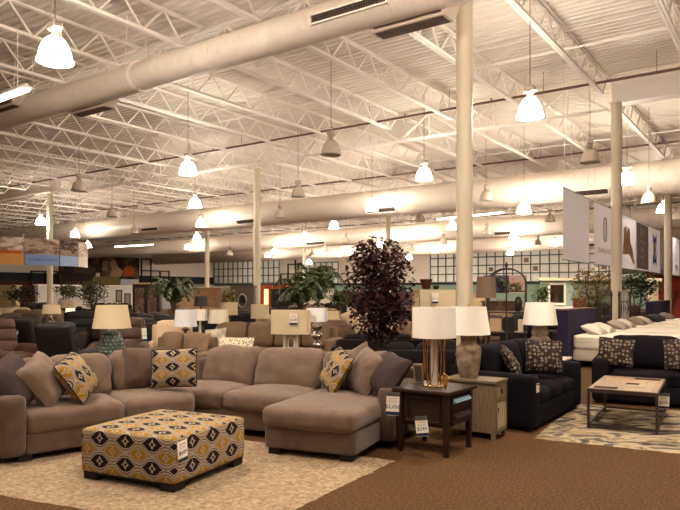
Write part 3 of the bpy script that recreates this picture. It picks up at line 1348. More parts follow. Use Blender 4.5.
A23 = Vector((math.cos(R(-23.4)), math.sin(R(-23.4)), 0))
B23 = Vector((-A23.y, A23.x, 0))
RUGR = Vector((0.66, 5.98, 0))     # right corner of the cream rug
r0 = RUGR - A23 * 4.1
M_SHAG_R = M_SHAG
rug('shag_rug', 'large cream shag rug under the patterned ottoman and the sectional', M_SHAG_R,
    [(-4.17, 5.60), (-0.63, 4.145), (0.50, 5.96), (-3.17, 8.0)],
    0.018, 3, 90, 60)
rug('abstract_rug', 'cream rug with charcoal and mustard streaks under the coffee table', M_ABSTR,
    [(2.05, 6.88), (4.75, 5.42), (6.1, 7.6), (3.25, 9.0)], 0.014, 8, 80, 70)
# small patterned edge of another rug at the bottom left corner
rug('border_rug', 'corner of a red and cream rug at the bottom left', noise_ramp_mat('red_border', 7, [(0.3, '6a3a2e'), (0.5, 'a08a70'), (0.6, '7a4436')], detail=3),
    [(-3.6, 2.6), (-2.15, 2.3), (-1.85, 4.02), (-2.5, 4.1)], 0.012, 4, 20, 20)

# ------------------------------------------------------------------ the sectional
OS = Vector((0.79, 7.33, 0))


def S(a, b):
    p = OS + A23 * a + B23 * b
    return (p.x, p.y)


sec = thing('sectional_sofa', 'large taupe sectional sofa with chaise around the patterned ottoman', 'sofa', (0, 0, 0))
# right run: base, chaise
def quad(nm, m, a0, a1, b0, b1, z0, z1, **k):
    return soft_quad(nm, m, sec, [S(a0, b0), S(a1, b0), S(a1, b1), S(a0, b1)], z0, z1, **k)


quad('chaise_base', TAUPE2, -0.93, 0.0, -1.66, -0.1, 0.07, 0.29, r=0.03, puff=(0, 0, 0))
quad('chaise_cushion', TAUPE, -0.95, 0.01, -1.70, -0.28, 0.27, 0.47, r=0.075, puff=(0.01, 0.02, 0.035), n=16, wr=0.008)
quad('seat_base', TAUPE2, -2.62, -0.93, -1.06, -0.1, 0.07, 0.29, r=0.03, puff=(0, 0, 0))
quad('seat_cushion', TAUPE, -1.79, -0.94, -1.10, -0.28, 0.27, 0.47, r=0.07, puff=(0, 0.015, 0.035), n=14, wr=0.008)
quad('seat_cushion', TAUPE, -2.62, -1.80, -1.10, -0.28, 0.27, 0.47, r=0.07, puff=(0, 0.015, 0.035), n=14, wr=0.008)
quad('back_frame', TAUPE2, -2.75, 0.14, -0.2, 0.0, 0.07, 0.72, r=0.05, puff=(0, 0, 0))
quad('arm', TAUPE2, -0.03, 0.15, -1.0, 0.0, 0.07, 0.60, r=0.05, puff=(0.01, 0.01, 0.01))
# left sweep
FS = [(-2.82, 5.86), (-2.50, 6.16), (-2.14, 6.48), (-1.80, 6.74), S(-2.62, -1.07)]
FS[-1] = (-1.55, 6.95)
BS = [(-3.56, 6.62), (-3.20, 6.97), (-2.80, 7.42), (-2.36, 7.90), S(-2.72, -0.05)]
BS[-1] = (-1.93, 8.28)


def lerp2(P, Q, t):
    return [(p[0] * (1 - t) + q[0] * t, p[1] * (1 - t) + q[1] * t) for p, q in zip(P, Q)]


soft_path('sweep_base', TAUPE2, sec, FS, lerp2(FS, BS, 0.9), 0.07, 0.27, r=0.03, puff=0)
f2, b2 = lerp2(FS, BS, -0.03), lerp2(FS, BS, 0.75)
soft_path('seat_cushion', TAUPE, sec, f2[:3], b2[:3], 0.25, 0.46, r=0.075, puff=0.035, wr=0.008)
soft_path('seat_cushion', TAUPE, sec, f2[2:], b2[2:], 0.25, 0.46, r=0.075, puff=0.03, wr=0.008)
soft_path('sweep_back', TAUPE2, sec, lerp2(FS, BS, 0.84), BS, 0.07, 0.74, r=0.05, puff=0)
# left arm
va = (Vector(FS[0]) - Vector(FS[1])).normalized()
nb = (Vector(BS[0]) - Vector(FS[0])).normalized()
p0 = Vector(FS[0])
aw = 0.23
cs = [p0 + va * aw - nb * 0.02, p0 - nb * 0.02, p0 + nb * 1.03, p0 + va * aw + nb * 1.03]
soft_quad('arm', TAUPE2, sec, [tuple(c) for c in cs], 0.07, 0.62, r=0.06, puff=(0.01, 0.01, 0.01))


def back_cushion(f0, f1, z0=0.42, z1=0.87, th=0.26, lean=0.13, parent=sec, m=TAUPE, name='back_cushion', wr=0.024):
    """leaning loose back cushion whose lower front edge runs f0 -> f1 (left to right seen from the seat)"""
    f0, f1 = Vector(f0).to_3d(), Vector(f1).to_3d()
    v = (f1 - f0)
    L = v.length
    ang = math.atan2(v.y, v.x)
    vs, fs = soft_pts((L - 0.01, th, z1 - z0), 0.09, (0.01, 0.045, 0.02), 14, wr, seed=random.random() * 40)
    M = Matrix.Translation((f0 + f1) / 2) @ Matrix.Rotation(ang, 4, 'Z')
    out = []
    for p in vs:
        zz = p.z + (z1 - z0) / 2
        k = zz / (z1 - z0)
        q = Vector((p.x, p.y * (1 - 0.18 * k) + th / 2 + lean * k, z0 + zz))
        out.append(M @ q)
    return MB().add(out, fs).build(name, m, parent, smooth=60)


for a0, a1 in ((-0.93, -0.02), (-1.79, -0.94), (-2.52, -1.80)):
    back_cushion(S(a0, -0.50), S(a1, -0.50))
bf = lerp2(FS, BS, 0.55)
back_cushion(bf[0], bf[1], z1=0.85)
back_cushion(bf[1], (bf[2][0] * 0.8 + bf[3][0] * 0.2, bf[2][1] * 0.8 + bf[3][1] * 0.2), z1=0.87)
back_cushion((bf[2][0] * 0.75 + bf[3][0] * 0.25, bf[2][1] * 0.75 + bf[3][1] * 0.25), (bf[3][0] * 0.5 + bf[4][0] * 0.5, bf[3][1] * 0.5 + bf[4][1] * 0.5), z1=0.88)
# feet
for a, b in ((-0.84, -1.58), (-0.1, -1.58), (-0.1, -0.2), (-1.78, -1.0), (-2.5, -1.0)):
    p = S(a, b)
    MB().bb((-0.06, -0.05, 0.015), (0.06, 0.05, 0.08)).build('foot', BLACK, sec, bev=0.005, loc=(p[0], p[1], 0), rz=R(-23))
for p in (lerp2(FS, BS, 0.08)[0], lerp2(FS, BS, 0.08)[2], lerp2(FS, BS, 0.9)[0], (cs[0] * 0.8 + cs[3] * 0.2)):
    MB().bb((-0.06, -0.05, 0.015 if p[0] > -3 else 0.0), (0.06, 0.05, 0.08)).build('foot', BLACK, sec, bev=0.005, loc=(p[0], p[1], 0), rz=R(40))

# throw pillows on the sectional


def onpx(px, py, Y):
    return at(px, Y, zat(py, Y))


G_P = 'throw pillows on the taupe sectional'
pillow('throw_pillow', 'dark grey throw pillow leaning on the left arm of the sectional', GREYP, onpx(14, 382, 6.05), (0.54, 0.52, 0.26), yaw=R(72), tilt=58, roll=24, group=G_P)
pillow('throw_pillow', 'plain taupe throw pillow between the dark grey and the patterned one, left', TAUPE, onpx(44, 380, 6.25), (0.54, 0.50, 0.25), yaw=R(80), tilt=58, roll=22, group=G_P)
pillow('throw_pillow', 'patterned yellow and brown pillow seen edge-on at the left', M_OGEE3, onpx(77, 377, 6.42), (0.52, 0.48, 0.23), yaw=R(86), tilt=57, roll=14, group=G_P)
pillow('throw_pillow', 'plain taupe pillow tucked behind the patterned one at the corner', TAUPE2, onpx(144, 367, 7.28), (0.5, 0.48, 0.16), yaw=R(12), tilt=74, roll=0, group=G_P)
pillow('throw_pillow', 'square mustard and brown ogee pillow facing front at the sofa corner', M_OGEE2, onpx(174, 368, 7.05), (0.52, 0.45, 0.17), yaw=R(2), tilt=74, roll=3, group=G_P)
pillow('throw_pillow', 'wavy yellow, black and cream pillow on the chaise', M_OGEE3, onpx(336, 370, 6.98), (0.48, 0.48, 0.17), yaw=R(-64), tilt=62, roll=-14, group=G_P)
pillow('throw_pillow', 'light taupe pillow standing behind the others on the chaise', TAUPE, onpx(356, 366, 7.12), (0.44, 0.46, 0.14), yaw=R(-45), tilt=72, roll=28, group=G_P)
pillow('throw_pillow', 'plain taupe pillow leaning at the middle of the chaise pile', TAUPE, onpx(366, 372, 6.86), (0.52, 0.5, 0.24), yaw=R(-58), tilt=62, roll=-14, group=G_P)
pillow('throw_pillow', 'charcoal grey pillow resting against the right arm over the chaise', GREYP, onpx(387, 374, 6.66), (0.5, 0.48, 0.24), yaw=R(-56), tilt=54, roll=-10, group=G_P)

# ------------------------------------------------------------------ ottoman
oc = Vector((-1.49, 5.58, 0))
ot = thing('cocktail_ottoman', 'square ottoman in mustard, brown and cream ogee print', 'ottoman', oc, R(-25))
osx, osy = 0.97, 0.98
b = MB()
vs, fs = soft_pts((osx, osy, 0.36), 0.035, (0.0, 0.0, 0.018), 12)
b.add([v + Vector((0, 0, 0.075 + 0.18)) for v in vs], fs)
o = b.build('upholstered_body', M_OGEE, ot, smooth=60)
box_uv(o.data)
for sx in (-1, 1):
    for sy in (-1, 1):
        MB().bb((-0.07, -0.07, 0), (0.07, 0.07, 0.06)).build('foot', BLACK, ot, bev=0.004, loc=(sx * (osx / 2 - 0.09), sy * (osy / 2 - 0.09), 0.018))
MB().bb((-osx / 2 + 0.02, -osy / 2 + 0.02, 0.065), (osx / 2 - 0.02, osy / 2 - 0.02, 0.09)).build('dust_base', BLACK, ot)


# ------------------------------------------------------------------ price tags
PAPER = mat('e9e0d4', 0.7)
TAGBLUE = mat('20283c', 0.6)
INK = mat('2a2422', 0.7)


def price_tag(label, loc, rz, w=0.12, h=0.19, price='$649', head=True, roll=0.0, group='price tags', ribbon=True):
    t = thing('price_tag', label, 'price tag', loc, rz, group)
    t.rotation_euler[1] = roll
    MB().bb((-w / 2, 0, -h), (w / 2, 0.003, 0)).build('card', PAPER, t)
    MB().bb((-w / 2, -0.001, -h * 0.98), (w / 2, 0.0, -h * 0.80)).build('blue_band', TAGBLUE, t)
    text_mesh(price, w * 0.40, 'price_lettering', INK, t, Matrix.Translation((0, -0.0015, -h * 0.55)) @ FRONT)
    text_mesh('SALE PRICE', w * 0.13, 'heading_lettering', mat('9a5a4a', 0.7), t, Matrix.Translation((0, -0.0015, -h * 0.14)) @ FRONT)
    mb = MB()
    for q in range(2):
        mb.bb((-w * 0.35, -0.001, -h * (0.26 + q * 0.08)), (w * 0.35, 0, -h * (0.245 + q * 0.08)))
    mb.build('printed_lines', mat('8a8078', 0.7), t, smooth=0)
    if head:
        MB().bb((-w / 2, -0.004, -0.002), (w / 2, 0.006, 0.035)).build('holder_clip', mat('4d4a4a', 0.3), t, bev=0.002)
    return t


# ottoman tag hangs at the right of the near corner
tp = oc + Vector((0.906, -0.423, 0)) * (osx / 2 + 0.012) + Vector((0.423, 0.906, 0)) * -0.41
tp.z = 0.405
price_tag('white price tag hanging on the patterned ottoman', tp, R(65), 0.115, 0.165, '$649', head=False, roll=R(-4))

# ------------------------------------------------------------------ end table
te = thing('end_table', 'dark espresso wooden end table with drawers beside the chaise', 'side table', (0.94, 6.43, 0), R(-35))
W_, Dp, H_ = 0.54, 0.56, 0.62
MB().bb((-W_ / 2 - 0.04, -Dp / 2 - 0.04, H_ - 0.035), (W_ / 2 + 0.04, Dp / 2 + 0.04, H_)).build('table_top', ESP, te, bev=0.008)
MB().bb((-W_ / 2 + 0.02, -Dp / 2 + 0.02, 0.27), (W_ / 2 - 0.02, Dp / 2 - 0.02, H_ - 0.035)).build('body', ESP, te, bev=0.004)
for sx in (-1, 1):
    for sy in (-1, 1):
        mb = MB()
        x, y = sx * (W_ / 2 - 0.025), sy * (Dp / 2 - 0.025)
        vs = [(x + a * 0.022 - sx * 0.0, y + c * 0.022, 0) for a, c in ((-1, -1), (1, -1), (1, 1), (-1, 1))] + \
             [(x + a * 0.032, y + c * 0.032, H_ - 0.035) for a, c in ((-1, -1), (1, -1), (1, 1), (-1, 1))]
        mb.add(vs, [(3, 2, 1, 0), (4, 5, 6, 7), (0, 1, 5, 4), (1, 2, 6, 5), (2, 3, 7, 6), (3, 0, 4, 7)])
        mb.build('leg', ESP, te, bev=0.004)
# raised panel on the camera side
mb = MB()
for a, c in (((-0.19, -Dp / 2 - 0.0, 0.30), (0.19, -Dp / 2 + 0.02, 0.325)), ((-0.19, -Dp / 2, 0.53), (0.19, -Dp / 2 + 0.02, 0.555)),
             ((-0.19, -Dp / 2, 0.325), (-0.165, -Dp / 2 + 0.02, 0.53)), ((0.165, -Dp / 2, 0.325), (0.19, -Dp / 2 + 0.02, 0.53))):
    mb.bb(a, c)
mb.build('side_panel', ESP, te, bev=0.003)
for z0, z1 in ((0.415, 0.55), (0.285, 0.405)):
    dr = MB().bb((W_ / 2 - 0.03, -0.19, z0), (W_ / 2 + 0.012, 0.19, z1)).build('drawer', ESP, te, bev=0.006)
    MB().prismz([(W_ / 2 + 0.01, z1 - 0.01), (W_ / 2 + 0.045, z1 - 0.045), (W_ / 2 + 0.012, z1 - 0.055)], -0.18, 0.18).build(
        'drawer_pull', mat('7fa0ae', 0.25, metal=0.2) if z0 > 0.4 else ESP, dr)

price_tag('price tag hanging on the chaise arm left of the end table', onpx(393, 396, 6.15), R(-8), 0.125, 0.185, '$2,056', roll=R(2))
price_tag('price tag hanging from the dark end table', onpx(421, 420, 5.98) , R(-18), 0.115, 0.15, '$249', roll=R(-7))


# ------------------------------------------------------------------ lamps
def shade(mb_parent, m, r0, r1, z0, z1, oval=1.0, name='lamp_shade'):
    mb = MB()
    mb.lathe([(r0, z0), (r1, z1), (r1 - 0.006, z1), (r0 - 0.006, z0)], n=36, caps=False, sy=oval)
    n = 36
    # close the wall of the shade
    k0 = 0
    mb.f += [(k, 3 * n + k, 3 * n + (k + 1) % n, (k + 1) % n) for k in range(n)]
    o = mb.build(name, m, mb_parent)
    md = MB()
    md.bar((-r1 + 0.005, 0, z1 - 0.02), (r1 - 0.005, 0, z1 - 0.02), 0.005)
    md.bar((0, (-r1 + 0.005) * oval, z1 - 0.02), (0, (r1 - 0.005) * oval, z1 - 0.02), 0.005)
    md.build('spider', GOLD, o, smooth=0)
    MB().lathe([(0.004, z1 - 0.02), (0.004, z1 + 0.01), (0.012, z1 + 0.018), (0.0, z1 + 0.035)], n=10).build('finial', GOLD, mb_parent)
    return o


def table_lamp(label, loc, H, shape, msh, mbs, r0, r1, hs, oval=1.0, group=None, rz=0.0):
    """shape: base silhouette as (radius, height fraction of the part below the shade)"""
    t = thing('table_lamp', label, 'table lamp', loc, rz, group)
    hb = H - hs
    if shape == 'gold':
        MB().lathe([(0.115, 0), (0.115, 0.010), (0.10, 0.014)], n=28).build('lamp_base', GOLD, t)
        for k in range(6):
            a = 2 * PI * k / 6
            ca, sa = math.cos(a), math.sin(a)
            mb = MB()
            for s_ in (-1, 1):
                pts = []
                for q in range(13):
                    u = q / 12
                    tw = s_ * 0.36 * math.sin(PI * u)
                    rr = 0.106
                    pts.append((rr * math.cos(a + tw), rr * math.sin(a + tw), 0.012 + u * (hb + 0.02)))
                mb.tube(pts, 0.0036, 6)
            mb.tube([(0.106 * ca, 0.106 * sa, 0.012), (0.106 * ca, 0.106 * sa, hb + 0.03)], 0.0036, 6)
            mb.build('gold_rod', GOLD, t)
        MB().lathe([(0.034, 0.01), (0.034, hb)], n=20).build('inner_stem', mat('d9d0c4', 0.25, metal=0.5), t)
        MB().lathe([(0.112, hb - 0.004), (0.112, hb + 0.004)], n=28).build('top_ring', GOLD, t)
    elif shape == 'stack':
        mb = MB()
        mb.lathe([(0.06, 0), (0.06, 0.02), (0.02, 0.03)], n=18)
        z = 0.03
        k = max(3, int((hb - 0.04) / 0.1))
        st = (hb - 0.04) / k
        mb.lathe([(0.02 + 0.055 * abs(math.sin(PI * q / 8 * 1.0)) if q % 8 else 0.022, 0.03 + st * q / 8) for q in range(0, 8 * k + 1)], n=18)
        mb.build('lamp_base', mbs, t)
    elif shape == 'carved':
        mb = MB()
        mb.bb((-0.1, -0.04, 0), (0.1, 0.04, 0.02))
        for x in (-0.085, 0.085):
            mb.bb((x - 0.02, -0.03, 0.02), (x + 0.02, 0.03, hb))
        mb.tube([(0.045 * math.cos(q / 6 * PI), 0, hb * 0.5 + hb * 0.4 * math.sin(q / 6 * PI)) for q in range(12)], 0.014, 8, closed=True)
        mb.bb((-0.1, -0.035, hb - 0.02), (0.1, 0.035, hb))
        mb.build('lamp_base', mbs, t, bev=0.004)
    else:
        mb = MB()
        mb.lathe([(r_, f_ * hb) for r_, f_ in shape], n=28)
        mb.build('lamp_base', mbs, t, smooth=50)
    MB().lathe([(0.012, hb - 0.01), (0.012, hb + hs * 0.5)], n=10).build('socket', GOLD, t)
    if r1 is None:      # rectangular shade
        mb = MB()
        w_, d_ = r0
        for a, c in (((-w_, -d_, hb), (w_, -d_ + 0.006, H)), ((-w_, d_ - 0.006, hb), (w_, d_, H)), ((-w_, -d_, hb), (-w_ + 0.006, d_, H)), ((w_ - 0.006, -d_, hb), (w_, d_, H))):
            mb.bb(a, c)
        mb.build('lamp_shade', msh, t)
    else:
        shade(t, msh, r0, r1, hb, H, oval)
    return t


URN = [(0.09, 0), (0.10, 0.03), (0.125, 0.3), (0.138, 0.62), (0.13, 0.72), (0.085, 0.79), (0.082, 0.88), (0.09, 0.97), (0.085, 1.0)]
STONE = noise_ramp_mat('stone_glaze', 9, [(0.35, '6a5a48'), (0.5, '83715c'), (0.65, '9b8a70')], bump=0.3, bs=50, detail=6)
gl = table_lamp('gold cage table lamp with a wide off-white drum shade on the end table', (0.93, 6.42, 0.62), 0.78, 'gold', SHADE_W, GOLD, 0.215, 0.215, 0.30)

# little things on the end table
fr = thing('picture_frame', 'small silver picture frame behind the gold lamp', 'picture frame', onpx(419, 383, 6.62), R(20))
fr.location.z = 0.62
fr.rotation_euler[0] = R(-8)
MB().bb((-0.055, 0, 0), (0.055, 0.012, 0.2)).build('frame', mat('a59a8c', 0.3, metal=0.7), fr, bev=0.004)
MB().bb((-0.038, -0.002, 0.02), (0.038, 0.004, 0.18)).build('picture', mat('4b4640', 0.3), fr)
mb = MB()
rnd = random.Random(4)
for k in range(7):
    a = k * 0.9
    x0, y0 = 0.0, 0.0
    x1, y1 = 0.035 * math.cos(a), 0.035 * math.sin(a)
    mb.tube([(0, 0, 0.0), (x1 * 0.5, y1 * 0.5, 0.06), (x1, y1, 0.10 + 0.02 * (k % 3))], 0.005, 6)
    mb.lathe([(0.0, -0.012), (0.012, 0), (0.0, 0.012)], (x1, y1, 0.11 + 0.02 * (k % 3)), 8)
o = mb.build('gold_ornament', GOLD, None, loc=(1.0, 6.16, 0.62))
tag(o, 'small gold branch ornament at the foot of the gold lamp', 'ornament')

# ------------------------------------------------------------------ chairside cabinet
ca = thing('chairside_cabinet', 'weathered grey-brown chairside cabinet under the stone lamp', 'side table', (1.47, 7.05, 0), R(-35))
# local x = width of the drawer front seen at the right end; the front faces +x
Lc, Wc, Hc = 0.56, 0.32, 0.62
MB().bb((-Lc / 2 - 0.02, -Wc / 2 - 0.02, Hc - 0.03), (Lc / 2 + 0.02, Wc / 2 + 0.02, Hc)).build('cabinet_top', GREYWOOD, ca, bev=0.004)
MB().bb((-Lc / 2, -Wc / 2, 0.07), (Lc / 2, Wc / 2, Hc - 0.03)).build('body', GREYWOOD, ca, bev=0.003)
for sx in (-1, 1):
    for sy in (-1, 1):
        MB().bb((-0.02, -0.02, 0), (0.02, 0.02, 0.08)).build('leg', GREYWOOD, ca, loc=(sx * (Lc / 2 - 0.02), sy * (Wc / 2 - 0.02), 0))
mb = MB()
for y in (-Wc / 2 + 0.02, Wc / 2 - 0.02):
    mb.bb((Lc / 2, y - 0.02, 0.07), (Lc / 2 + 0.014, y + 0.02, Hc - 0.03))
for z in (0.09, 0.41, Hc - 0.045):
    mb.bb((Lc / 2, -Wc / 2, z - 0.015), (Lc / 2 + 0.014, Wc / 2, z + 0.015))
mb.build('front_frame', GREYWOOD, ca, bev=0.002)
dr = MB().bb((Lc / 2, -0.115, 0.435), (Lc / 2 + 0.012, 0.115, 0.555)).build('drawer', mat('7c6a52', 0.6, var=0.2, vs=8), ca, bev=0.003)
MB().tube([(Lc / 2 + 0.02, 0.025 * math.cos(q / 12 * 2 * PI), 0.49 + 0.02 * math.sin(q / 12 * 2 * PI)) for q in range(12)], 0.004, 6, closed=True).build('ring_pull', IRON, dr)
MB().bb((Lc / 2 + 0.012, -0.02, 0.495), (Lc / 2 + 0.018, 0.02, 0.53)).build('pull_plate', IRON, dr)
dd_ = MB().bb((Lc / 2, -0.115, 0.11), (Lc / 2 + 0.012, 0.115, 0.39)).build('door', mat('95846a', 0.6, var=0.2, vs=10), ca, bev=0.003)
mb = MB()
for q in range(4):
    mb.tube([(Lc / 2 + 0.014, -0.09 + 0.06 * q + 0.03 * math.sin(u / 4 * PI), 0.13 + u * 0.06) for u in range(5)], 0.003, 5)
mb.build('door_fretwork', mat('cdbd9f', 0.6), dd_)
MB().bb((Lc / 2 + 0.014, -0.10, 0.29), (Lc / 2 + 0.022, -0.09, 0.34)).build('door_hinge', IRON, dd_)
table_lamp('stone urn table lamp with a tapered white shade beside the gold lamp', (1.40, 7.08, 0.62), 0.77, URN, SHADE_W, STONE, 0.235, 0.19, 0.30)


# ------------------------------------------------------------------ sofas
def sofa(name, label, cat, loc, rz, w, d=0.95, h=0.88, n=3, aw=0.22, m=NAVY, m2=None, ah=0.62, sh=0.44, q=10, feet=True, cush=True, group=None, footm=None, roll=False, tuft=False, legh=0.07):
    m2 = m2 or m
    t = thing(name, label, cat, loc, rz, group)
    hw, hd = w / 2, d / 2
    soft('base', m2, t, (0, 0.0, (legh + sh - 0.16) / 2), (w - aw * 2 + 0.02, d - 0.04, sh - 0.16 - legh), r=0.02, puff=(0, 0, 0), n=5 if q < 8 else 8)
    for s in (-1, 1):
        soft('arm', m2, t, (s * (hw - aw / 2), -0.0, (legh + ah) / 2), (aw, d, ah - legh), r=0.045 if not roll else 0.1, puff=(0.006, 0.006, 0.012), n=q)
    soft('back_frame', m2, t, (0, hd - 0.09, (legh + h - 0.06) / 2), (w - aw * 0.8, 0.17, h - 0.06 - legh), r=0.05, puff=(0, 0, 0), n=5 if q < 8 else 8)
    sw = (w - 2 * aw) / n
    for k in range(n):
        x = -hw + aw + sw * (k + 0.5)
        soft('seat_cushion', m, t, (x, -0.08, sh - 0.09), (sw - 0.008, d - 0.2, 0.17), r=0.055, puff=(0, 0.012, 0.03), n=q, wr=0.004)
        if cush:
            soft('back_cushion', m, t, (x, hd - 0.27, sh + (h - sh) / 2 + 0.01), (sw - 0.01, 0.22, h - sh + 0.0), r=0.08, puff=(0, 0.04, 0.02), n=q, rot=(R(-12), 0, 0), wr=0.008)
    if feet:
        for sx in (-1, 1):
            for sy in (-1, 1):
                MB().bb((-0.035, -0.035, 0), (0.035, 0.035, legh + 0.02)).build('foot', footm or BLACK, t, loc=(sx * (hw - 0.09), sy * (hd - 0.09), 0))
    return t


# navy sofa 1 : seen from its left arm, front faces D
P1 = Vector((2.14, 7.14))
P2 = Vector((3.22, 8.68))
v = (P2 - P1)
ang1 = math.atan2(v.y, v.x)           # along the front, near -> far
wid = v.length + 0.05
nrm = Vector((math.sin(ang1), -math.cos(ang1)))      # facing (right and forward)
ctr = (P1 + P2) / 2 - nrm * 0.47
s1 = sofa('sofa', 'dark navy sofa at the middle right, seen from its arm side', 'sofa', (ctr.x, ctr.y, 0), ang1, wid, 0.94, 0.9, 3, 0.22, NAVY, ah=0.62, q=12, legh=0.04)
tgp = P1 + v.normalized() * 0.07 + nrm * 0.012
MBt = price_tag('small red and white tag on the near arm of the navy sofa', (tgp.x, tgp.y, 0.54), ang1, 0.09, 0.10, '%', head=False)
for c in MBt.children:
    if c.name.startswith('blue_band'):
        c.data.materials.clear()
        c.data.materials.append(mat('b03a2a', 0.6))
        c.name = 'red_band'
        c.location.z = 0.075
pillow('throw_pillow', 'black and cream ring-print pillow facing front on the arm-side navy sofa', M_RING, onpx(544, 356, 8.35), (0.50, 0.44, 0.16), yaw=R(-5), tilt=74, roll=-2, group='ring-print pillows')
pillow('throw_pillow', 'black and cream pillow seen edge-on on the arm-side navy sofa', M_RING, onpx(511, 362, 7.75), (0.44, 0.42, 0.14), yaw=R(74), tilt=60, roll=10, group='ring-print pillows')
# navy sofa 2 : faces the camera, cut by the right edge
a2 = R(-26)
fl2 = Vector((3.50, 9.05))
dx, dy = Vector((math.cos(a2), math.sin(a2))), Vector((-math.sin(a2), math.cos(a2)))
c2 = fl2 + dx * 1.12 + dy * 0.47
s2 = sofa('sofa', 'dark navy sofa behind the coffee table, cut by the right edge', 'sofa', (c2.x, c2.y, 0), a2, 2.24, 0.94, 0.9, 2, 0.22, NAVY, ah=0.62, q=12, legh=0.05)
pillow('throw_pillow', 'ring-print pillow at the left end of the navy sofa behind the coffee table', M_RING, onpx(616, 352, 9.1), (0.50, 0.42, 0.16), yaw=a2, tilt=74, roll=-4, group='ring-print pillows')
pillow('throw_pillow', 'ring-print pillow cut off by the right edge of the photo', M_RING, onpx(681, 354, 8.55), (0.44, 0.44, 0.15), yaw=R(-35), tilt=74, roll=6, group='ring-print pillows')

# corner table and lamp behind
ct = thing('corner_table', 'small table with a pale top in the corner between the navy sofas', 'side table', (3.02, 9.42, 0), R(-30))
MB().bb((-0.28, -0.28, 0.57), (0.28, 0.28, 0.60)).build('table_top', mat('c9b8a4', 0.3), ct, bev=0.005)
for sx in (-1, 1):
    for sy in (-1, 1):
        MB().bb((-0.02, -0.02, 0), (0.02, 0.02, 0.57)).build('leg', ESP, ct, loc=(sx * 0.25, sy * 0.25, 0))
MB().bb((-0.25, -0.25, 0.15), (0.25, 0.25, 0.17)).build('lower_shelf', ESP, ct)
GOURD = [(0.10, 0), (0.135, 0.08), (0.155, 0.35), (0.145, 0.58), (0.11, 0.66), (0.12, 0.78), (0.10, 0.93), (0.05, 1.0)]
lmp = table_lamp('gourd-shaped stone table lamp with a white shade behind the ring-print pillow', (2.88, 9.36, 0.60), 0.80, GOURD, SHADE_W, STONE, 0.245, 0.20, 0.32)

# ------------------------------------------------------------------ coffee table
cc = Vector((3.44, 7.75))
ctb = thing('coffee_table', 'coffee table with a pieced wood top on a dark iron frame', 'coffee table', (cc.x, cc.y, 0.012), R(-30))
tw, tl, th_ = 0.70, 1.28, 0.45
M_PIECED = brick_mat('pieced_wood', 'ac8c63', '7a5c3c', '3a2c22', 1.0, 0.30, 0.205, 0.004, 0.45, off=0.35)
tt = MB().bb((-tw / 2, -tl / 2, th_ - 0.03), (tw / 2, tl / 2, th_)).build('table_top', M_PIECED, ctb)
for x0, x1, y0, y1 in ((-0.31, -0.06, -0.58, -0.42), (0.02, 0.31, 0.42, 0.58), (-0.02, 0.12, -0.10, 0.04)):
    MB().bb((x0, y0, th_ - 0.01), (x1, y1, th_ + 0.0015)).build('dark_plank', mat('32251e', 0.85, var=0.2, vs=6), tt)
mb = MB()
e = 0.012
for s in (-1, 1):
    mb.bb((s * tw / 2 - e, -tl / 2 - e, th_ - 0.045), (s * tw / 2 + e, tl / 2 + e, th_ - 0.005))
    mb.bb((-tw / 2 + e, s * tl / 2 - e, th_ - 0.045), (tw / 2 - e, s * tl / 2 + e, th_ - 0.005))
mb.build('top_frame', IRON, ctb)
mb = MB()
for s in (-1, 1):
    mb.bb((s * tw / 2 - e, -tl / 2 + e, 0.03), (s * tw / 2 + e, tl / 2 - e, 0.055))
    mb.bb((-tw / 2 + e, s * tl / 2 - e, 0.03), (tw / 2 - e, s * tl / 2 + e, 0.055))
mb.build('stretcher_frame', IRON, ctb)
for sx in (-1, 1):
    for sy in (-1, 1):
        MB().bb((sx * tw / 2 - 0.014, sy * tl / 2 - 0.014, 0), (sx * tw / 2 + 0.014, sy * tl / 2 + 0.014, th_ - 0.03)).build('leg', IRON, ctb)
price_tag('price tag hanging from the right side of the coffee table', onpx(664, 396, 7.7), R(-8), 0.125, 0.15, '$299', roll=R(3))

# ================================================================== THE HALL BEHIND
# ------------------------------------------------------------------ plants


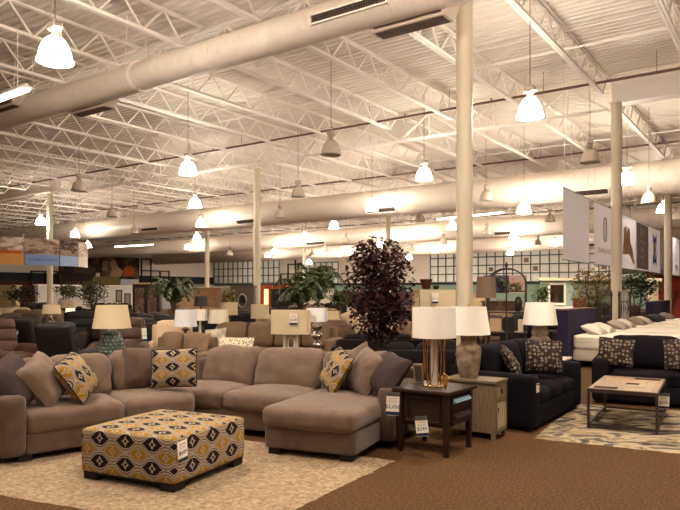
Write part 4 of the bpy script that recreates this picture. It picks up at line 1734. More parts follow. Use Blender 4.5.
def leafy(name, label, loc, h0, h1, r, n, leaf, col, cat='plant', seed=1, trunk=0.03, shape='round', pot=True, group=None, rough=0.85):
    rnd = random.Random(seed)
    t = thing(name, label, cat, loc, 0, group)
    zc, hh = (h0 + h1) / 2, (h1 - h0) / 2
    mb = MB()
    lumps = [Vector((rnd.uniform(-.55, .55) * r, rnd.uniform(-.55, .55) * r, zc + rnd.uniform(-.65, .65) * hh)) for _ in range(11)]
    for k in range(n):
        while True:
            if k % 3:
                c = lumps[rnd.randrange(len(lumps))]
                p = c + Vector((rnd.gauss(0, .25) * r, rnd.gauss(0, .25) * r, rnd.gauss(0, .24) * hh))
            else:
                p = Vector((rnd.uniform(-1, 1) * r, rnd.uniform(-1, 1) * r, zc + rnd.uniform(-1, 1) * hh))
            q = (p.x / r) ** 2 + (p.y / r) ** 2 + ((p.z - zc) / hh) ** 2
            if q < 1.08 and p.z > h0:
                break
        a = rnd.uniform(0, 2 * PI)
        tl = rnd.uniform(-0.9, 0.7)
        d = Vector((math.cos(a) * math.cos(tl), math.sin(a) * math.cos(tl), math.sin(tl)))
        sd = d.cross(Vector((0, 0, 1))).normalized()
        up = sd.cross(d)
        L = leaf * rnd.uniform(0.7, 1.25)
        Wd = L * 0.33
        o_ = len(mb.v)
        mb.v += [tuple(p), tuple(p + d * L * 0.45 + sd * Wd - up * L * 0.08), tuple(p + d * L - up * L * 0.15), tuple(p + d * L * 0.45 - sd * Wd - up * L * 0.08), tuple(p + d * L * .5)]
        mb.f += [(o_, o_ + 1, o_ + 4), (o_ + 1, o_ + 2, o_ + 4), (o_ + 2, o_ + 3, o_ + 4), (o_ + 3, o_, o_ + 4)]
    mb.build('foliage', mat(col, rough, var=0.35, vs=9), t, smooth=0)
    mb = MB()
    base = 0.28 if pot else 0.0
    for s_ in range(3):
        a = s_ * 2.1
        pts = [(0.03 * math.cos(a), 0.03 * math.sin(a), base)]
        for q in range(1, 6):
            f = q / 5
            pts.append((math.cos(a + f) * r * 0.35 * f + rnd.uniform(-.02, .02), math.sin(a + f) * r * 0.35 * f, base + (zc + hh * 0.5 - base) * f))
        mb.tube(pts, [trunk * (1 - 0.12 * q) for q in range(6)], 6)
        for q in range(2, 5):
            b0 = Vector(pts[q])
            for w_ in range(3):
                an = rnd.uniform(0, 2 * PI)
                mb.bar(b0, b0 + Vector((math.cos(an) * r * 0.6, math.sin(an) * r * 0.6, hh * 0.35)), trunk * 0.4)
    mb.build('stem', PINE, t)
    if pot:
        MB().lathe([(0.13, 0), (0.17, 0.26), (0.19, 0.3), (0.17, 0.3), (0.16, 0.27), (0.0, 0.27)], n=20).build('pot', mat('3b2c25', 0.5), t)
    return t


def palm(label, loc, h, spread, nf=22, seed=1, col='3f4a2c', group='tall palms'):
    rnd = random.Random(seed)
    t = thing('potted_palm', label, 'plant', loc, 0, group)
    mb = MB()
    st = MB()
    for k in range(nf):
        a = 2 * PI * k / nf + rnd.uniform(-.2, .2)
        ca, sa = math.cos(a), math.sin(a)
        z0 = h * rnd.uniform(0.35, 0.62)
        L = spread * rnd.uniform(0.75, 1.1)
        rise = (h - z0) * rnd.uniform(0.6, 1.05)
        pts = []
        for q in range(11):
            f = q / 10
            pts.append(Vector((ca * L * f ** 1.1, sa * L * f ** 1.1, z0 + rise * math.sin(f * PI * 0.72) * 1.05 - 0.10 * h * f * f)))
        st.tube([(0, 0, 0.25)] + [tuple(p) for p in pts], [0.02] + [0.012 * (1 - 0.08 * q) for q in range(11)], 4)
        for q in range(2, 11):
            p = pts[q]
            tdir = (pts[q] - pts[q - 1]).normalized()
            sd = Vector((-sa, ca, 0))
            for s_ in (-1, 1):
                for u in (0, 0.5):
                    b0 = p - tdir * u * L / 10
                    dl = (sd * s_ * 0.75 + tdir * 0.75 + Vector((0, 0, -0.45))).normalized() * spread * 0.36 * (1 - 0.055 * q)
                    wv = tdir * 0.028
                    o_ = len(mb.v)
                    mb.v += [tuple(b0 - wv), tuple(b0 + dl * 0.5 - wv * 1.1 + Vector((0, 0, .01))), tuple(b0 + dl), tuple(b0 + dl * 0.5 + wv * 1.1), tuple(b0 + wv)]
                    mb.f += [(o_, o_ + 1, o_ + 3, o_ + 4), (o_ + 1, o_ + 2, o_ + 3)]
    mb.build('fronds', mat(col, 0.5, var=0.3, vs=4), t, smooth=0)
    st.build('stem', mat('5a5232', 0.6), t)
    MB().lathe([(0.16, 0), (0.21, 0.3), (0.23, 0.34), (0.2, 0.34), (0.19, 0.3), (0.0, 0.3)], n=20).build('pot', mat('3b2c25', 0.5), t)
    return t


leafy('burgundy_tree', 'burgundy-leaved artificial tree behind the sectional sofa', at(379, 9.55), 0.80, 2.40, 0.52, 4200, 0.085, '3a2124', 'tree', 5, 0.022)
palm('tallest green potted palm before the far wall lattice', at(318, 22.6), 2.45, 1.0, 26, 3)
palm('lower green potted palm left of the tallest one', at(300, 19.0), 1.95, 0.85, 24, 8)
palm('dark green potted palm right of the brown cabinet with printed doors', at(173, 22.0), 2.05, 0.95, 24, 12, '38402a')
leafy('potted_tree', 'green potted tree before the grey partition, left of the mirrors', at(93, 26.0), 1.0, 2.05, 0.6, 800, 0.13, '4f5038', 'plant', 21)
leafy('potted_plant', 'bushy green plant on the left, right of the round-sign column', at(66, 28.0), 1.3, 1.95, 0.55, 420, 0.14, '5a5a3e', 'plant', 22)
leafy('potted_plant', 'dark leafy plant before the red wall at the left', at(22, 30.0), 1.0, 1.9, 0.75, 500, 0.16, '3f3a2c', 'plant', 23)
leafy('potted_tree', 'yellow-green leafy tree behind the iron headboards', at(593, 20.2), 1.0, 2.36, 0.72, 900, 0.13, '8d7640', 'tree', 24)
leafy('potted_tree', 'dark green leafy tree right of the banner column', at(638, 23.0), 1.2, 2.35, 0.75, 900, 0.14, '3c452e', 'tree', 25)
leafy('potted_plant', 'small green plant left of the white mantel', at(541, 23.0), 1.15, 1.85, 0.33, 350, 0.12, '5e6c3e', 'plant', 26)
leafy('potted_plant', 'green plant between the dark chairs and the palms', at(343, 22.5), 1.1, 1.6, 0.5, 400, 0.13, '47502f', 'plant', 27)
leafy('potted_plant', 'small gold and green plant before the carved brown armoire', at(229, 25.0), 0.9, 1.85, 0.28, 220, 0.12, '8a7a3a', 'plant', 28)


# ------------------------------------------------------------------ rows of seats
LEA_B = mat('241713', 0.6, var=0.2)
LEA_BR = mat('3f2a21', 0.5, var=0.2)
LEA_DK = mat('140f0f', 0.65, var=0.2)
TANF = mat('6f5a46', 0.9, var=0.1, bump=0.3, bs=150)
TANF2 = mat('836c54', 0.9, var=0.1)
CREAM = mat('cdb89c', 0.9, var=0.06)
CHARC = mat('262120', 0.9, var=0.12)
GREYF = mat('4c423b', 0.9, var=0.1)


def recliner(label, loc, rz, m, w=0.95, group='recliners at the left'):
    t = thing('recliner', label, 'recliner', loc, rz, group)
    soft('base', m, t, (0, 0.02, 0.22), (w - 0.3, 0.8, 0.34), r=0.05, puff=(0, 0, 0), n=6)
    for s in (-1, 1):
        soft('arm', m, t, (s * (w / 2 - 0.1), 0, 0.36), (0.22, 0.9, 0.56), r=0.1, puff=(0.01, 0.01, 0.03), n=8)
    soft('seat_cushion', m, t, (0, -0.12, 0.43), (w - 0.38, 0.66, 0.2), r=0.08, puff=(0, 0.02, 0.03), n=8)
    for z, hh, th in ((0.56, 0.28, 0.24), (0.78, 0.24, 0.24), (0.96, 0.2, 0.22)):
        soft('back_roll', m, t, (0, 0.30 + (z - 0.5) * 0.3, z), (w - 0.3, th, hh + 0.03), r=0.07, puff=(0.01, 0.04, 0.02), n=8, rot=(R(-14), 0, 0), wr=0.01)
    soft('back_shell', m, t, (0, 0.46, 0.58), (w - 0.22, 0.16, 0.98), r=0.05, puff=(0, 0.01, 0), n=8, rot=(R(-14), 0, 0))
    soft('foot_rest', m, t, (0, -0.44, 0.24), (w - 0.4, 0.1, 0.32), r=0.04, puff=(0, 0.02, 0), n=6)
    MB().bb((-w / 2 + 0.15, -0.3, 0), (w / 2 - 0.15, 0.35, 0.07)).build('plinth', BLACK, t)
    return t


recliner('brown leather recliner cut by the left edge behind the sectional arm', at(8, 10.9), R(55), LEA_BR)
recliner('dark recliner seen from behind, second from the left edge', at(36, 12.3), R(170), LEA_DK, 0.86)
recliner('low dark recliner turned away right of the two left recliners', at(74, 10.35), R(172), LEA_DK, 0.8)
recliner('dark leather recliner behind the low dark one at the left', at(80, 15.4), R(20), LEA_DK, 0.98)
recliner('brown leather recliner behind the green lamp', at(119, 11.4), R(12), LEA_BR, 1.0)
price_tag('slanted price tag beside the two left recliners', onpx(16, 331, 11.55), R(0), 0.09, 0.22, '$599', roll=R(18))
price_tag('tall price tag on the brown recliner behind the green lamp', onpx(144, 328, 11.3), R(10), 0.08, 0.24, '$799', roll=R(-3))

# pineapple-textured lamp behind the sectional
et = thing('side_table', 'dark side table behind the sectional, hidden under the green lamp', 'side table', at(112, 8.5), 0)
MB().lathe([(0.22, 0.57), (0.24, 0.58), (0.24, 0.6), (0.0, 0.6)], n=24).build('table_top', ESP, et)
MB().lathe([(0.16, 0), (0.15, 0.03), (0.03, 0.06), (0.03, 0.57)], n=16).build('pedestal', ESP, et)
EGG = [(0.05, 0), (0.11, 0.08), (0.148, 0.30), (0.150, 0.50), (0.128, 0.70), (0.088, 0.86), (0.03, 1.0)]
M_PINE = mat('46504a', 0.3, var=0.15, vs=20)
pl4 = table_lamp('green scale-textured egg lamp with a beige shade at the left', at(112, 8.5, 0.60), 0.78,
                 EGG, SHADE_B, M_PINE, 0.245, 0.195, 0.30)
mb = MB()
for k in range(9):
    f = 0.08 + k * 0.095
    rr = float(np.interp(f, [e_[1] for e_ in EGG], [e_[0] for e_ in EGG])) + 0.002
    hbz = 0.48 * f
    n = 16
    for q in range(n):
        a = 2 * PI * (q + 0.5 * (k % 2)) / n
        c = Vector((rr * math.cos(a), rr * math.sin(a), hbz))
        tdir = Vector((-math.sin(a), math.cos(a), 0))
        od = Vector((math.cos(a), math.sin(a), 0))
        o_ = len(mb.v)
        s_ = rr * 0.19
        mb.v += [tuple(c - tdir * s_), tuple(c + Vector((0, 0, -0.03))), tuple(c + tdir * s_), tuple(c + Vector((0, 0, 0.03))), tuple(c + od * 0.016 + Vector((0, 0, 0.008)))]
        mb.f += [(o_, o_ + 1, o_ + 4), (o_ + 1, o_ + 2, o_ + 4), (o_ + 2, o_ + 3, o_ + 4), (o_ + 3, o_, o_ + 4)]
mb.build('scales', mat('5c6a61', 0.3), pl4, smooth=0)['kind'] = 'stuff'

# middle ground sofas
sofa('armchair', 'cream leaf-print armchair behind the sofa corner', 'armchair', at(171, 12.4), R(10), 0.88, 0.85, 0.98, 1, 0.14, M_TUFTP, ah=0.6, q=9, cush=True)
sofa('loveseat', 'plump taupe loveseat left of the tan sofa', 'sofa', at(180, 10.3), R(-6), 1.15, 0.9, 0.88, 2, 0.2, TANF, ah=0.62, q=9)
tan = sofa('sofa', 'long tan sofa behind the sectional in the middle', 'sofa', at(272, 12.9), R(-9), 2.7, 0.95, 0.92, 4, 0.22, TANF, ah=0.64, q=9)
pillow('throw_pillow', 'grey and cream pillow at the left end of the long tan sofa', mat('a69a88', 0.9, var=0.4, vs=9), onpx(215, 339, 11.9), (0.46, 0.42, 0.15), yaw=R(-20), tilt=68, roll=8, group='throw pillows farther back', n=8)
pillow('throw_pillow', 'brown pillow heaped on the plump taupe loveseat', TANF, onpx(198, 346, 10.3), (0.44, 0.4, 0.16), yaw=R(-30), tilt=60, roll=14, group='throw pillows farther back', n=8)
pillow('lumbar_pillow', 'animal-print lumbar pillow before the long tan sofa', M_LEOP, onpx(236, 345, 11.2), (0.66, 0.28, 0.14), yaw=R(-8), tilt=70, roll=0, group='throw pillows farther back', n=10)
sofa('ottoman_bench', 'low tan bench seat holding the animal-print pillow', 'bench', at(236, 11.25), R(-8), 1.3, 0.6, 0.5, 2, 0.1, TANF, ah=0.44, sh=0.42, q=6, cush=False)
sofa('sofa', 'charcoal sofa seen from behind left of the burgundy tree', 'sofa', at(395, 10.9), R(176), 2.1, 0.9, 0.84, 3, 0.2, CHARC, ah=0.66, q=9)
sofa('loveseat', 'dark navy loveseat back behind the end table', 'sofa', (1.0, 8.80, 0), R(178), 1.15, 0.9, 0.86, 2, 0.18, mat('141012', 0.9, var=0.1), ah=0.64, q=9)
sofa('armchair', 'brown tufted armchair right of the square white lamp', 'armchair', at(334, 14.4), R(185), 0.85, 0.85, 0.92, 1, 0.14, mat('5e4738', 0.8, var=0.3, vs=14), ah=0.66, q=8)
sofa('sofa', 'cream sofa heaped with pillows behind the burgundy tree', 'sofa', at(378, 15.5), R(-8), 1.9, 0.9, 0.9, 3, 0.2, TANF2, ah=0.62, q=8)
for px, py, lb, c, yw in ((352, 319, 'tan pillow at the left end of the cream sofa', 'b09478', 20), (361, 322, 'cream pillow second on the cream sofa', 'cdbca2', -10), (390, 321, 'cream pillow showing through the burgundy leaves', 'd9c8ae', -30),
                          (371, 323, 'pale gold pillow third on the cream sofa', 'cdb795', 15)):
    Yp = 14.9 if py > 310 else 17.2
    pillow('throw_pillow', lb, mat(c, 0.9), onpx(px, py, Yp), (0.46, 0.44, 0.15), yaw=R(yw), tilt=70, roll=25, group='throw pillows farther back', n=8)
sofa('armchair', 'dark grey wing armchair far behind the square white lamp', 'armchair', at(350, 17.6), R(-25), 0.9, 0.9, 1.2, 1, 0.16, CHARC, ah=0.75, q=8)
sofa('sofa', 'cream sofa carrying one pillow far behind the square white lamp', 'sofa', at(324, 20.9), R(0), 1.2, 0.9, 1.0, 2, 0.16, TANF2, ah=0.7, q=7)
price_tag('white tag on the dark grey wing armchair', onpx(349, 306, 17.2), 0, 0.12, 0.16, '$399', head=False)


# consoles and lamps behind the sectional
def console(label, p, rz, w, h, d=0.35, m=ESP, name='console_table', cat='console'):
    t = thing(name, label, cat, p, rz)
    MB().bb((-w / 2, -d / 2, h - 0.035), (w / 2, d / 2, h)).build('table_top', m, t, bev=0.004)
    for sx in (-1, 1):
        for sy in (-1, 1):
            MB().bb((-0.02, -0.02, 0), (0.02, 0.02, h - 0.03)).build('leg', m, t, loc=(sx * (w / 2 - 0.03), sy * (d / 2 - 0.03), 0))
    MB().bb((-w / 2 + 0.02, -d / 2 + 0.02, 0.16), (w / 2 - 0.02, d / 2 - 0.02, 0.185)).build('lower_shelf', m, t)
    return t


WCARV = mat('cfc4b2', 0.5)
GLASS = mat('a89c90', 0.1, metal=0.75)
console('dark console behind the sectional back under the boxy lamp', at(304, 9.15), R(-12), 0.95, 0.70)
bl = table_lamp('boxy beige table lamp with a carved white base behind the sectional', at(291, 9.0, 0.70), 0.60, 'carved', SHADE_B, WCARV, (0.255, 0.12), None, 0.33, rz=R(-8))
price_tag('white price card stuck on the boxy beige lamp shade', onpx(293.5, 314, 8.85), R(-8), 0.11, 0.15, '$149', head=False)
table_lamp('square white lamp on stacked glass balls right of the boxy beige lamp', at(317, 9.25, 0.70), 0.62, 'stack', mat('e8e6e6', 0.8), GLASS, (0.13, 0.13), None, 0.19, rz=R(-8))
console('dark console holding the tall tan box shade lamp', at(437, 9.95), R(-5), 0.6, 0.6)
table_lamp('tan box shade lamp behind the gold lamp, price card on it', at(437, 9.95, 0.60), 0.98, 'carved', SHADE_B, ESP, (0.27, 0.13), None, 0.5, rz=R(-4))
price_tag('white price card on the tan box shade behind the gold lamp', onpx(435, 293, 9.8), R(-4), 0.10, 0.16, '$129', head=False)

LG = 'lamps in the middle of the hall'
for px, Y, H, hs, r0, r1, sm, bm, shp, hb, lb in (
        (185.5, 12.1, 0.62, 0.31, 0.215, 0.18, mat('dfdde0', 0.8), GLASS, 'stack', 0.60, 'white drum lamp on glass balls behind the sofa corner'),
        (200, 14.2, 0.62, 0.24, 0.165, 0.15, SHADE_W, WCARV, [(0.06, 0), (0.03, 0.1), (0.025, 0.9), (0.02, 1)], 0.55, 'small white lamp right behind the white drum lamp'),
        (218.5, 14.0, 0.62, 0.29, 0.225, 0.2, SHADE_C, WCARV, [(0.06, 0), (0.08, 0.5), (0.02, 1)], 0.55, 'pale beige drum lamp above the left of the tan sofa'),
        (201, 20.0, 0.72, 0.30, 0.2, 0.18, mat('4a474c', 0.8), IRON, [(0.06, 0), (0.03, 0.1), (0.05, 0.5), (0.02, 1)], 0.70, 'dark grey lamp high behind the white lamps'),
        (260, 16.5, 0.68, 0.36, 0.235, 0.225, SHADE_B, WCARV, [(0.07, 0), (0.1, 0.4), (0.03, 1)], 0.56, 'beige drum lamp before the tan sofa column'),
        (229, 17.0, 0.68, 0.33, 0.225, 0.22, SHADE_B, IRON, [(0.07, 0), (0.03, 1)], 0.60, 'beige drum lamp with a tag, left of the column lamp'),
        (51.5, 14.3, 0.70, 0.20, 0.2, 0.17, SHADE_B, GLASS, 'stack', 0.57, 'small beige lamp on a glass base among the left recliners'),
        (67, 17.5, 0.72, 0.22, 0.24, 0.22, mat('a8937a', 0.8), WCARV, [(0.06, 0), (0.09, 0.5), (0.03, 1)], 0.62, 'taupe shade lamp behind the left recliners'),
        (333, 17.0, 0.55, 0.26, 0.19, 0.15, SHADE_B, WCARV, [(0.06, 0), (0.03, 1)], 0.50, 'small beige lamp peeking right of the square white lamp'),
):
    p = at(px, Y)
    console('table under the ' + lb, p, R(-10), 0.5, hb, 0.45, name='lamp_table', cat='side table')
    table_lamp(lb, (p.x, p.y, hb), H, shp, sm, bm, r0, r1, hs, group=LG)
# one small lamp that is switched on
p = at(70.5, 16.2)
console('small table under the glowing little lamp at the left', p, 0, 0.5, 0.58, 0.4, name='lamp_table', cat='side table')
table_lamp('small glowing white lamp among the left recliners', (p.x, p.y, 0.58), 0.56, [(0.06, 0), (0.05, 0.5), (0.02, 1)], mat('ffdfa8', 0.8, emis=1.2), WCARV, 0.12, 0.10, 0.2, group=LG)

# floor lamp beside the iron shelf
t = thing('floor_lamp', 'floor lamp with a taupe drum shade left of the iron shelf', 'floor lamp', at(486, 12.3))
MB().lathe([(0.15, 0), (0.15, 0.02), (0.02, 0.03), (0.018, 0.8), (0.03, 0.82), (0.018, 0.84), (0.018, 1.5)], n=18).build('pole', CHROME, t)
shade(t, mat('85705e', 0.8), 0.19, 0.17, 1.44, 1.84)

# urn on an armoire


def cupboard(label, loc, rz, w, d, h, m, doors=2, name='cupboard', cat='cupboard', panel=None, cornice=None):
    t = thing(name, label, cat, loc, rz)
    MB().bb((-w / 2, -d / 2, 0.06), (w / 2, d / 2, h - 0.05)).build('body', m, t, bev=0.005)
    MB().bb((-w / 2 - 0.04, -d / 2 - 0.04, h - 0.06), (w / 2 + 0.04, d / 2 + 0.04, h)).build('cornice', cornice or m, t, bev=0.01)
    MB().bb((-w / 2 + 0.03, -d / 2 + 0.03, 0), (w / 2 - 0.03, d / 2 - 0.03, 0.06)).build('plinth', m, t)
    dw = (w - 0.06) / doors
    for k in range(doors):
        x0 = -w / 2 + 0.03 + k * dw
        dr = MB().bb((x0 + 0.01, -d / 2 - 0.02, 0.12), (x0 + dw - 0.01, -d / 2, h - 0.12)).build('door', m, t, bev=0.004)
        if panel:
            MB().bb((x0 + 0.07, -d / 2 - 0.028, 0.2), (x0 + dw - 0.07, -d / 2 - 0.015, h - 0.2)).build('door_panel', panel, dr)
        MB().lathe([(0.0, -0.015), (0.015, 0), (0.0, 0.015)], (x0 + (dw - 0.05 if k % 2 == 0 else 0.05), -d / 2 - 0.03, h * 0.5), 8).build('knob', GOLD, dr)
    return t


cupboard('tan cupboard right of the burgundy tree under the dark urn', at(434, 17.4), R(-10), 1.15, 0.45, 1.62, mat('a58b66', 0.6), 2, panel=mat('b59a73', 0.6))
o = MB().lathe([(0.08, 0), (0.11, 0.02), (0.13, 0.16), (0.17, 0.24), (0.17, 0.27), (0.14, 0.27), (0.11, 0.18), (0, 0.1)], n=20).build('urn', mat('4f2c22', 0.4), None, loc=tuple(at(426, 17.3, 1.62)))
tag(o, 'dark red-brown urn standing on the tan cupboard', 'urn')
o = MB().lathe([(0.05, 0), (0.08, 0.04), (0.09, 0.1), (0.0, 0.12)], n=16).build('bowl', mat('3a2a22', 0.4), None, loc=tuple(at(436, 17.3, 1.62)))
tag(o, 'small dark bowl right of the urn on the tan cupboard', 'bowl')
M_CAMO = noise_ramp_mat('printed_door', 2.5, [(0.3, '3f302c'), (0.45, '83695c'), (0.55, '5a463d'), (0.7, 'a58a7a')])
cupboard('tall dark cabinet with printed door panels and a pale cornice', at(147.5, 26.0), R(3), 1.05, 0.5, 1.92, mat('2c211d', 0.5), 2, panel=M_CAMO, cornice=mat('c9b183', 0.6), name='armoire', cat='cabinet')
t = cupboard('carved brown armoire with a round ornament left of the sofa column', at(243.5, 26.0), R(-2), 0.92, 0.5, 1.80, mat('5a4a40', 0.6), 1, name='armoire', cat='cabinet')
MB().tube([(0.17 * math.cos(q / 20 * 2 * PI), -0.29, 1.2 + 0.26 * math.sin(q / 20 * 2 * PI)) for q in range(20)], 0.03, 8, closed=True).build('round_ornament', mat('a09488', 0.3, metal=0.5), t)
MB().bb((-0.12, -0.30, 1.1), (0.12, -0.27, 1.45)).build('mirror_plate', mat('2a2523', 0.2), t)
# fireplace wall, orange
t = thing('fireplace_display', 'glowing orange fireplace display right of the sofa column', 'fireplace', at(270, 36.0), R(-5))
MB().bb((-0.75, 0, 0), (0.1, 0.4, 1.95)).build('surround', mat('a04f22', 0.7), t)
MB().bb((-0.32, -0.02, 0.6), (-0.1, 0.02, 1.7)).build('flame_glow', mat('ffb066', 0.6, emis=2.5), t)
mb = MB()
mb.prismz([(0.15 + 0.85 * (1 - math.cos(q / 10 * PI)) / 2 * 2 - 0.0, 1.78 + 0.2 * math.sin(q / 10 * PI)) for q in range(11)] + [(1.85, 1.7), (0.15, 1.7)], 0, 0.3)
mb.build('arched_canopy', mat('a8552a', 0.7), t)
cupboard('dark glazed cabinet right of the orange fireplace', at(283, 35.0), R(-4), 1.2, 0.5, 1.72, mat('241f1f', 0.4), 2, name='armoire', cat='cabinet')

# mirrors leaning before the grey partition
for px, Y, w_, z0, z1, lb in ((119, 50.5, 0.5, 0.75, 1.72, 'taller black framed mirror on the pale partition'), (127.5, 51.2, 0.5, 0.3, 1.45, 'shorter black framed mirror right of the taller one')):
    t = thing('framed_mirror', lb, 'mirror', at(px, Y), R(20))
    mb = MB()
    for a, c in (((-w_ / 2, -0.02, z0), (-w_ / 2 + 0.09, 0.02, z1)), ((w_ / 2 - 0.09, -0.02, z0), (w_ / 2, 0.02, z1)), ((-w_ / 2, -0.02, z0), (w_ / 2, 0.02, z0 + 0.09)), ((-w_ / 2, -0.02, z1 - 0.09), (w_ / 2, 0.02, z1))):
        mb.bb(a, c)
    mb.build('frame', BLACK, t)
    MB().bb((-w_ / 2 + 0.08, 0, z0 + 0.08), (w_ / 2 - 0.08, 0.015, z1 - 0.08)).build('mirror_glass', mat('a79f94', 0.15, metal=0.6), t)
    MB().bb((-w_ / 2, 0.02, 0), (-w_ / 2 + 0.06, 0.3, z0 + 0.1)).bb((w_ / 2 - 0.06, 0.02, 0), (w_ / 2, 0.3, z0 + 0.1)).build('stand', BLACK, t)

# cream mantel with mirror on the teal side
t = thing('mantel_display', 'cream mantel with a framed mirror before the teal wall', 'mantel', at(557, 27.0), R(-12))
MB().bb((-0.62, 0, 0), (-0.36, 0.3, 2.02)).build('pilaster', mat('93a595', 0.7), t)
MB().bb((0.36, 0, 0), (0.62, 0.3, 2.02)).build('pilaster', mat('93a595', 0.7), t)
MB().bb((-0.36, 0.05, 0), (0.36, 0.3, 2.02)).build('chimney_panel', mat('8b9d8e', 0.7), t)
MB().prismz([(-0.78, 2.14), (-0.66, 2.02), (0.66, 2.02), (0.78, 2.14)], -0.14, 0.34).build('mantel_shelf', mat('dccba6', 0.5), t)
mb = MB()
for a, c in (((-0.36, -0.03, 1.06), (-0.27, 0.04, 1.9)), ((0.27, -0.03, 1.06), (0.36, 0.04, 1.9)), ((-0.36, -0.03, 1.0), (0.36, 0.04, 1.1)), ((-0.36, -0.03, 1.84), (0.36, 0.04, 1.93))):
    mb.bb(a, c)
mb.build('mirror_frame', mat('e6dcc4', 0.5), t, bev=0.01)
MB().bb((-0.28, 0, 1.08), (0.28, 0.03, 1.86)).build('mirror_glass', mat('6e5d50', 0.05, metal=0.9), t)
MB().bb((-0.6, -0.3, 0.82), (0.6, 0.0, 0.95)).build('mantel_ledge', WHITE, t)

# ------------------------------------------------------------------ iron shelf stand with an arched top
t = thing('iron_shelf_stand', 'dark iron shelf stand with an arched top behind the navy sofa', 'shelf', at(507, 13.2), R(-18))
sw_, sd_ = 0.74, 0.36
for sx in (-1, 1):
    for sy in (-1, 1):
        MB().bar((sx * sw_ / 2, sy * sd_ / 2, 0), (sx * sw_ / 2, sy * sd_ / 2, 1.72), 0.028).build('post', IRON, t)
for z in (0.25, 0.72, 1.13, 1.55):
    MB().bb((-sw_ / 2 - 0.02, -sd_ / 2 - 0.02, z), (sw_ / 2 + 0.02, sd_ / 2 + 0.02, z + 0.025)).build('shelf_board', IRON, t)
for sy in (-1, 1):
    MB().tube([(sw_ / 2 * math.cos(PI * q / 16), sy * sd_ / 2, 1.72 + 0.30 * math.sin(PI * q / 16)) for q in range(17)], 0.014, 8).build('arch', IRON, t)
MB().lathe([(0.012, 0), (0.02, 0.04), (0.035, 0.08), (0.015, 0.12), (0.0, 0.15)], (0, -sd_ / 2, 2.01), 10).build('finial', IRON, t)
MB().bar((0, -sd_ / 2, 0.25), (0, -sd_ / 2, 2.02), 0.03).build('centre_post', IRON, t)
SP = t.location
rs = Matrix.Rotation(R(-18), 4, 'Z')


def onstand(x, z, y=0.0):
    return SP + (rs @ Vector((x, y, 0))) + Vector((0, 0, z))


leafy('potted_plant', 'trailing plant on the top board of the iron shelf', onstand(-0.12, 1.577), 0.0, 0.33, 0.26, 160, 0.08, '46502f', 'plant', 31, 0.008, pot=False)
leafy('potted_plant', 'second small plant right on the top board of the iron shelf', onstand(0.2, 1.577), 0.0, 0.18, 0.16, 90, 0.07, '55502f', 'plant', 32, 0.008, pot=False)
o = MB().lathe([(0.04, 0), (0.07, 0.04), (0.08, 0.2), (0.05, 0.28), (0.03, 0.3)], n=16).build('vase', mat('3f2a22', 0.3), None, loc=tuple(onstand(0.22, 1.157)))
tag(o, 'dark vase on the second board of the iron shelf', 'vase')
mb = MB()
for q in range(5):
    mb.bar((-0.12 + q * 0.06, 0, 0), (0.12 - q * 0.05, 0.02, 0.26), 0.012)
o = mb.build('twig_ornament', mat('7a5a44', 0.7), None, loc=tuple(onstand(-0.14, 1.156)))
tag(o, 'crossed twig ornament on the second board of the iron shelf', 'ornament')
for x, w_, h_, c, lb in ((-0.22, 0.24, 0.26, 'c9a783', 'tan box on the third board of the iron shelf, left'), (0.05, 0.2, 0.3, '2c2826', 'dark box in the middle of the third board of the iron shelf'), (0.27, 0.1, 0.25, 'd8c4a8', 'pale book block at the right of the third iron shelf board')):
    o = MB().bb((-w_ / 2, -0.1, 0), (w_ / 2, 0.1, h_)).build('storage_box', mat(c, 0.7), None, loc=tuple(onstand(x, 0.746)), rz=R(-18), bev=0.008)
    tag(o, lb, 'box')
for x, c, lb in ((-0.2, 'b99a7a', 'pale basket on the lowest iron shelf board, left'), (0.15, '5b4436', 'brown basket on the lowest iron shelf board, right')):
    o = MB().lathe([(0.1, 0), (0.14, 0.2), (0.15, 0.24), (0.13, 0.24), (0.09, 0.03)], n=16).build('basket', mat(c, 0.9), None, loc=tuple(onstand(x, 0.276)))
    tag(o, lb, 'basket')

# purple poster board behind the iron shelf
t = thing('poster_board', 'purple and pink poster with a portrait behind the iron shelf', 'sign', at(502, 34.0), R(-10))
MB().bb((-0.95, 0, 1.5), (0.65, 0.04, 2.42)).build('purple_panel', mat('4b3a6b', 0.7), t)
MB().bb((0.35, -0.02, 1.5), (1.25, 0.0, 2.42)).build('pink_panel', mat('cfb0a4', 0.7), t)
MB().lathe([(0.0, 0), (0.18, 0.02), (0.18, 0.03), (0, 0.05)], n=16).build('portrait_spot', mat('b5472f', 0.7), t, loc=(0.6, -0.03, 2.0))
MB().bb((-0.9, 0.04, 0), (-0.84, 0.1, 2.4)).bb((1.15, 0.04, 0), (1.21, 0.1, 2.4)).build('stand_post', IRON, t)

# ------------------------------------------------------------------ beds at the right
H0 = Vector((4.72, 13.35, 0))
hw_rot = ROT_D


def hp(t_, u=0.0, z=0.0):
    p = H0 + J * t_ + D * u
    return Vector((p.x, p.y, z))


def headwall(label, t0, t1, h):
    p = hp(t0, -0.22)
    th = thing('bed_headwall', label, 'partition', (p.x, p.y, 0), ROT_D)
    MB().bb((0, 0, 0), (0.2, t1 - t0, h)).build('panel', NAVYW, th, bev=0.01)
    MB().bb((-0.01, -0.015, h), (0.21, t1 - t0 + 0.015, h + 0.025)).build('top_rail', mat('6b5348', 0.6), th)
    MB().bb((-0.012, -0.012, 0), (0.212, 0.0, h)).build('end_cap', mat('312a42', 0.85), th)


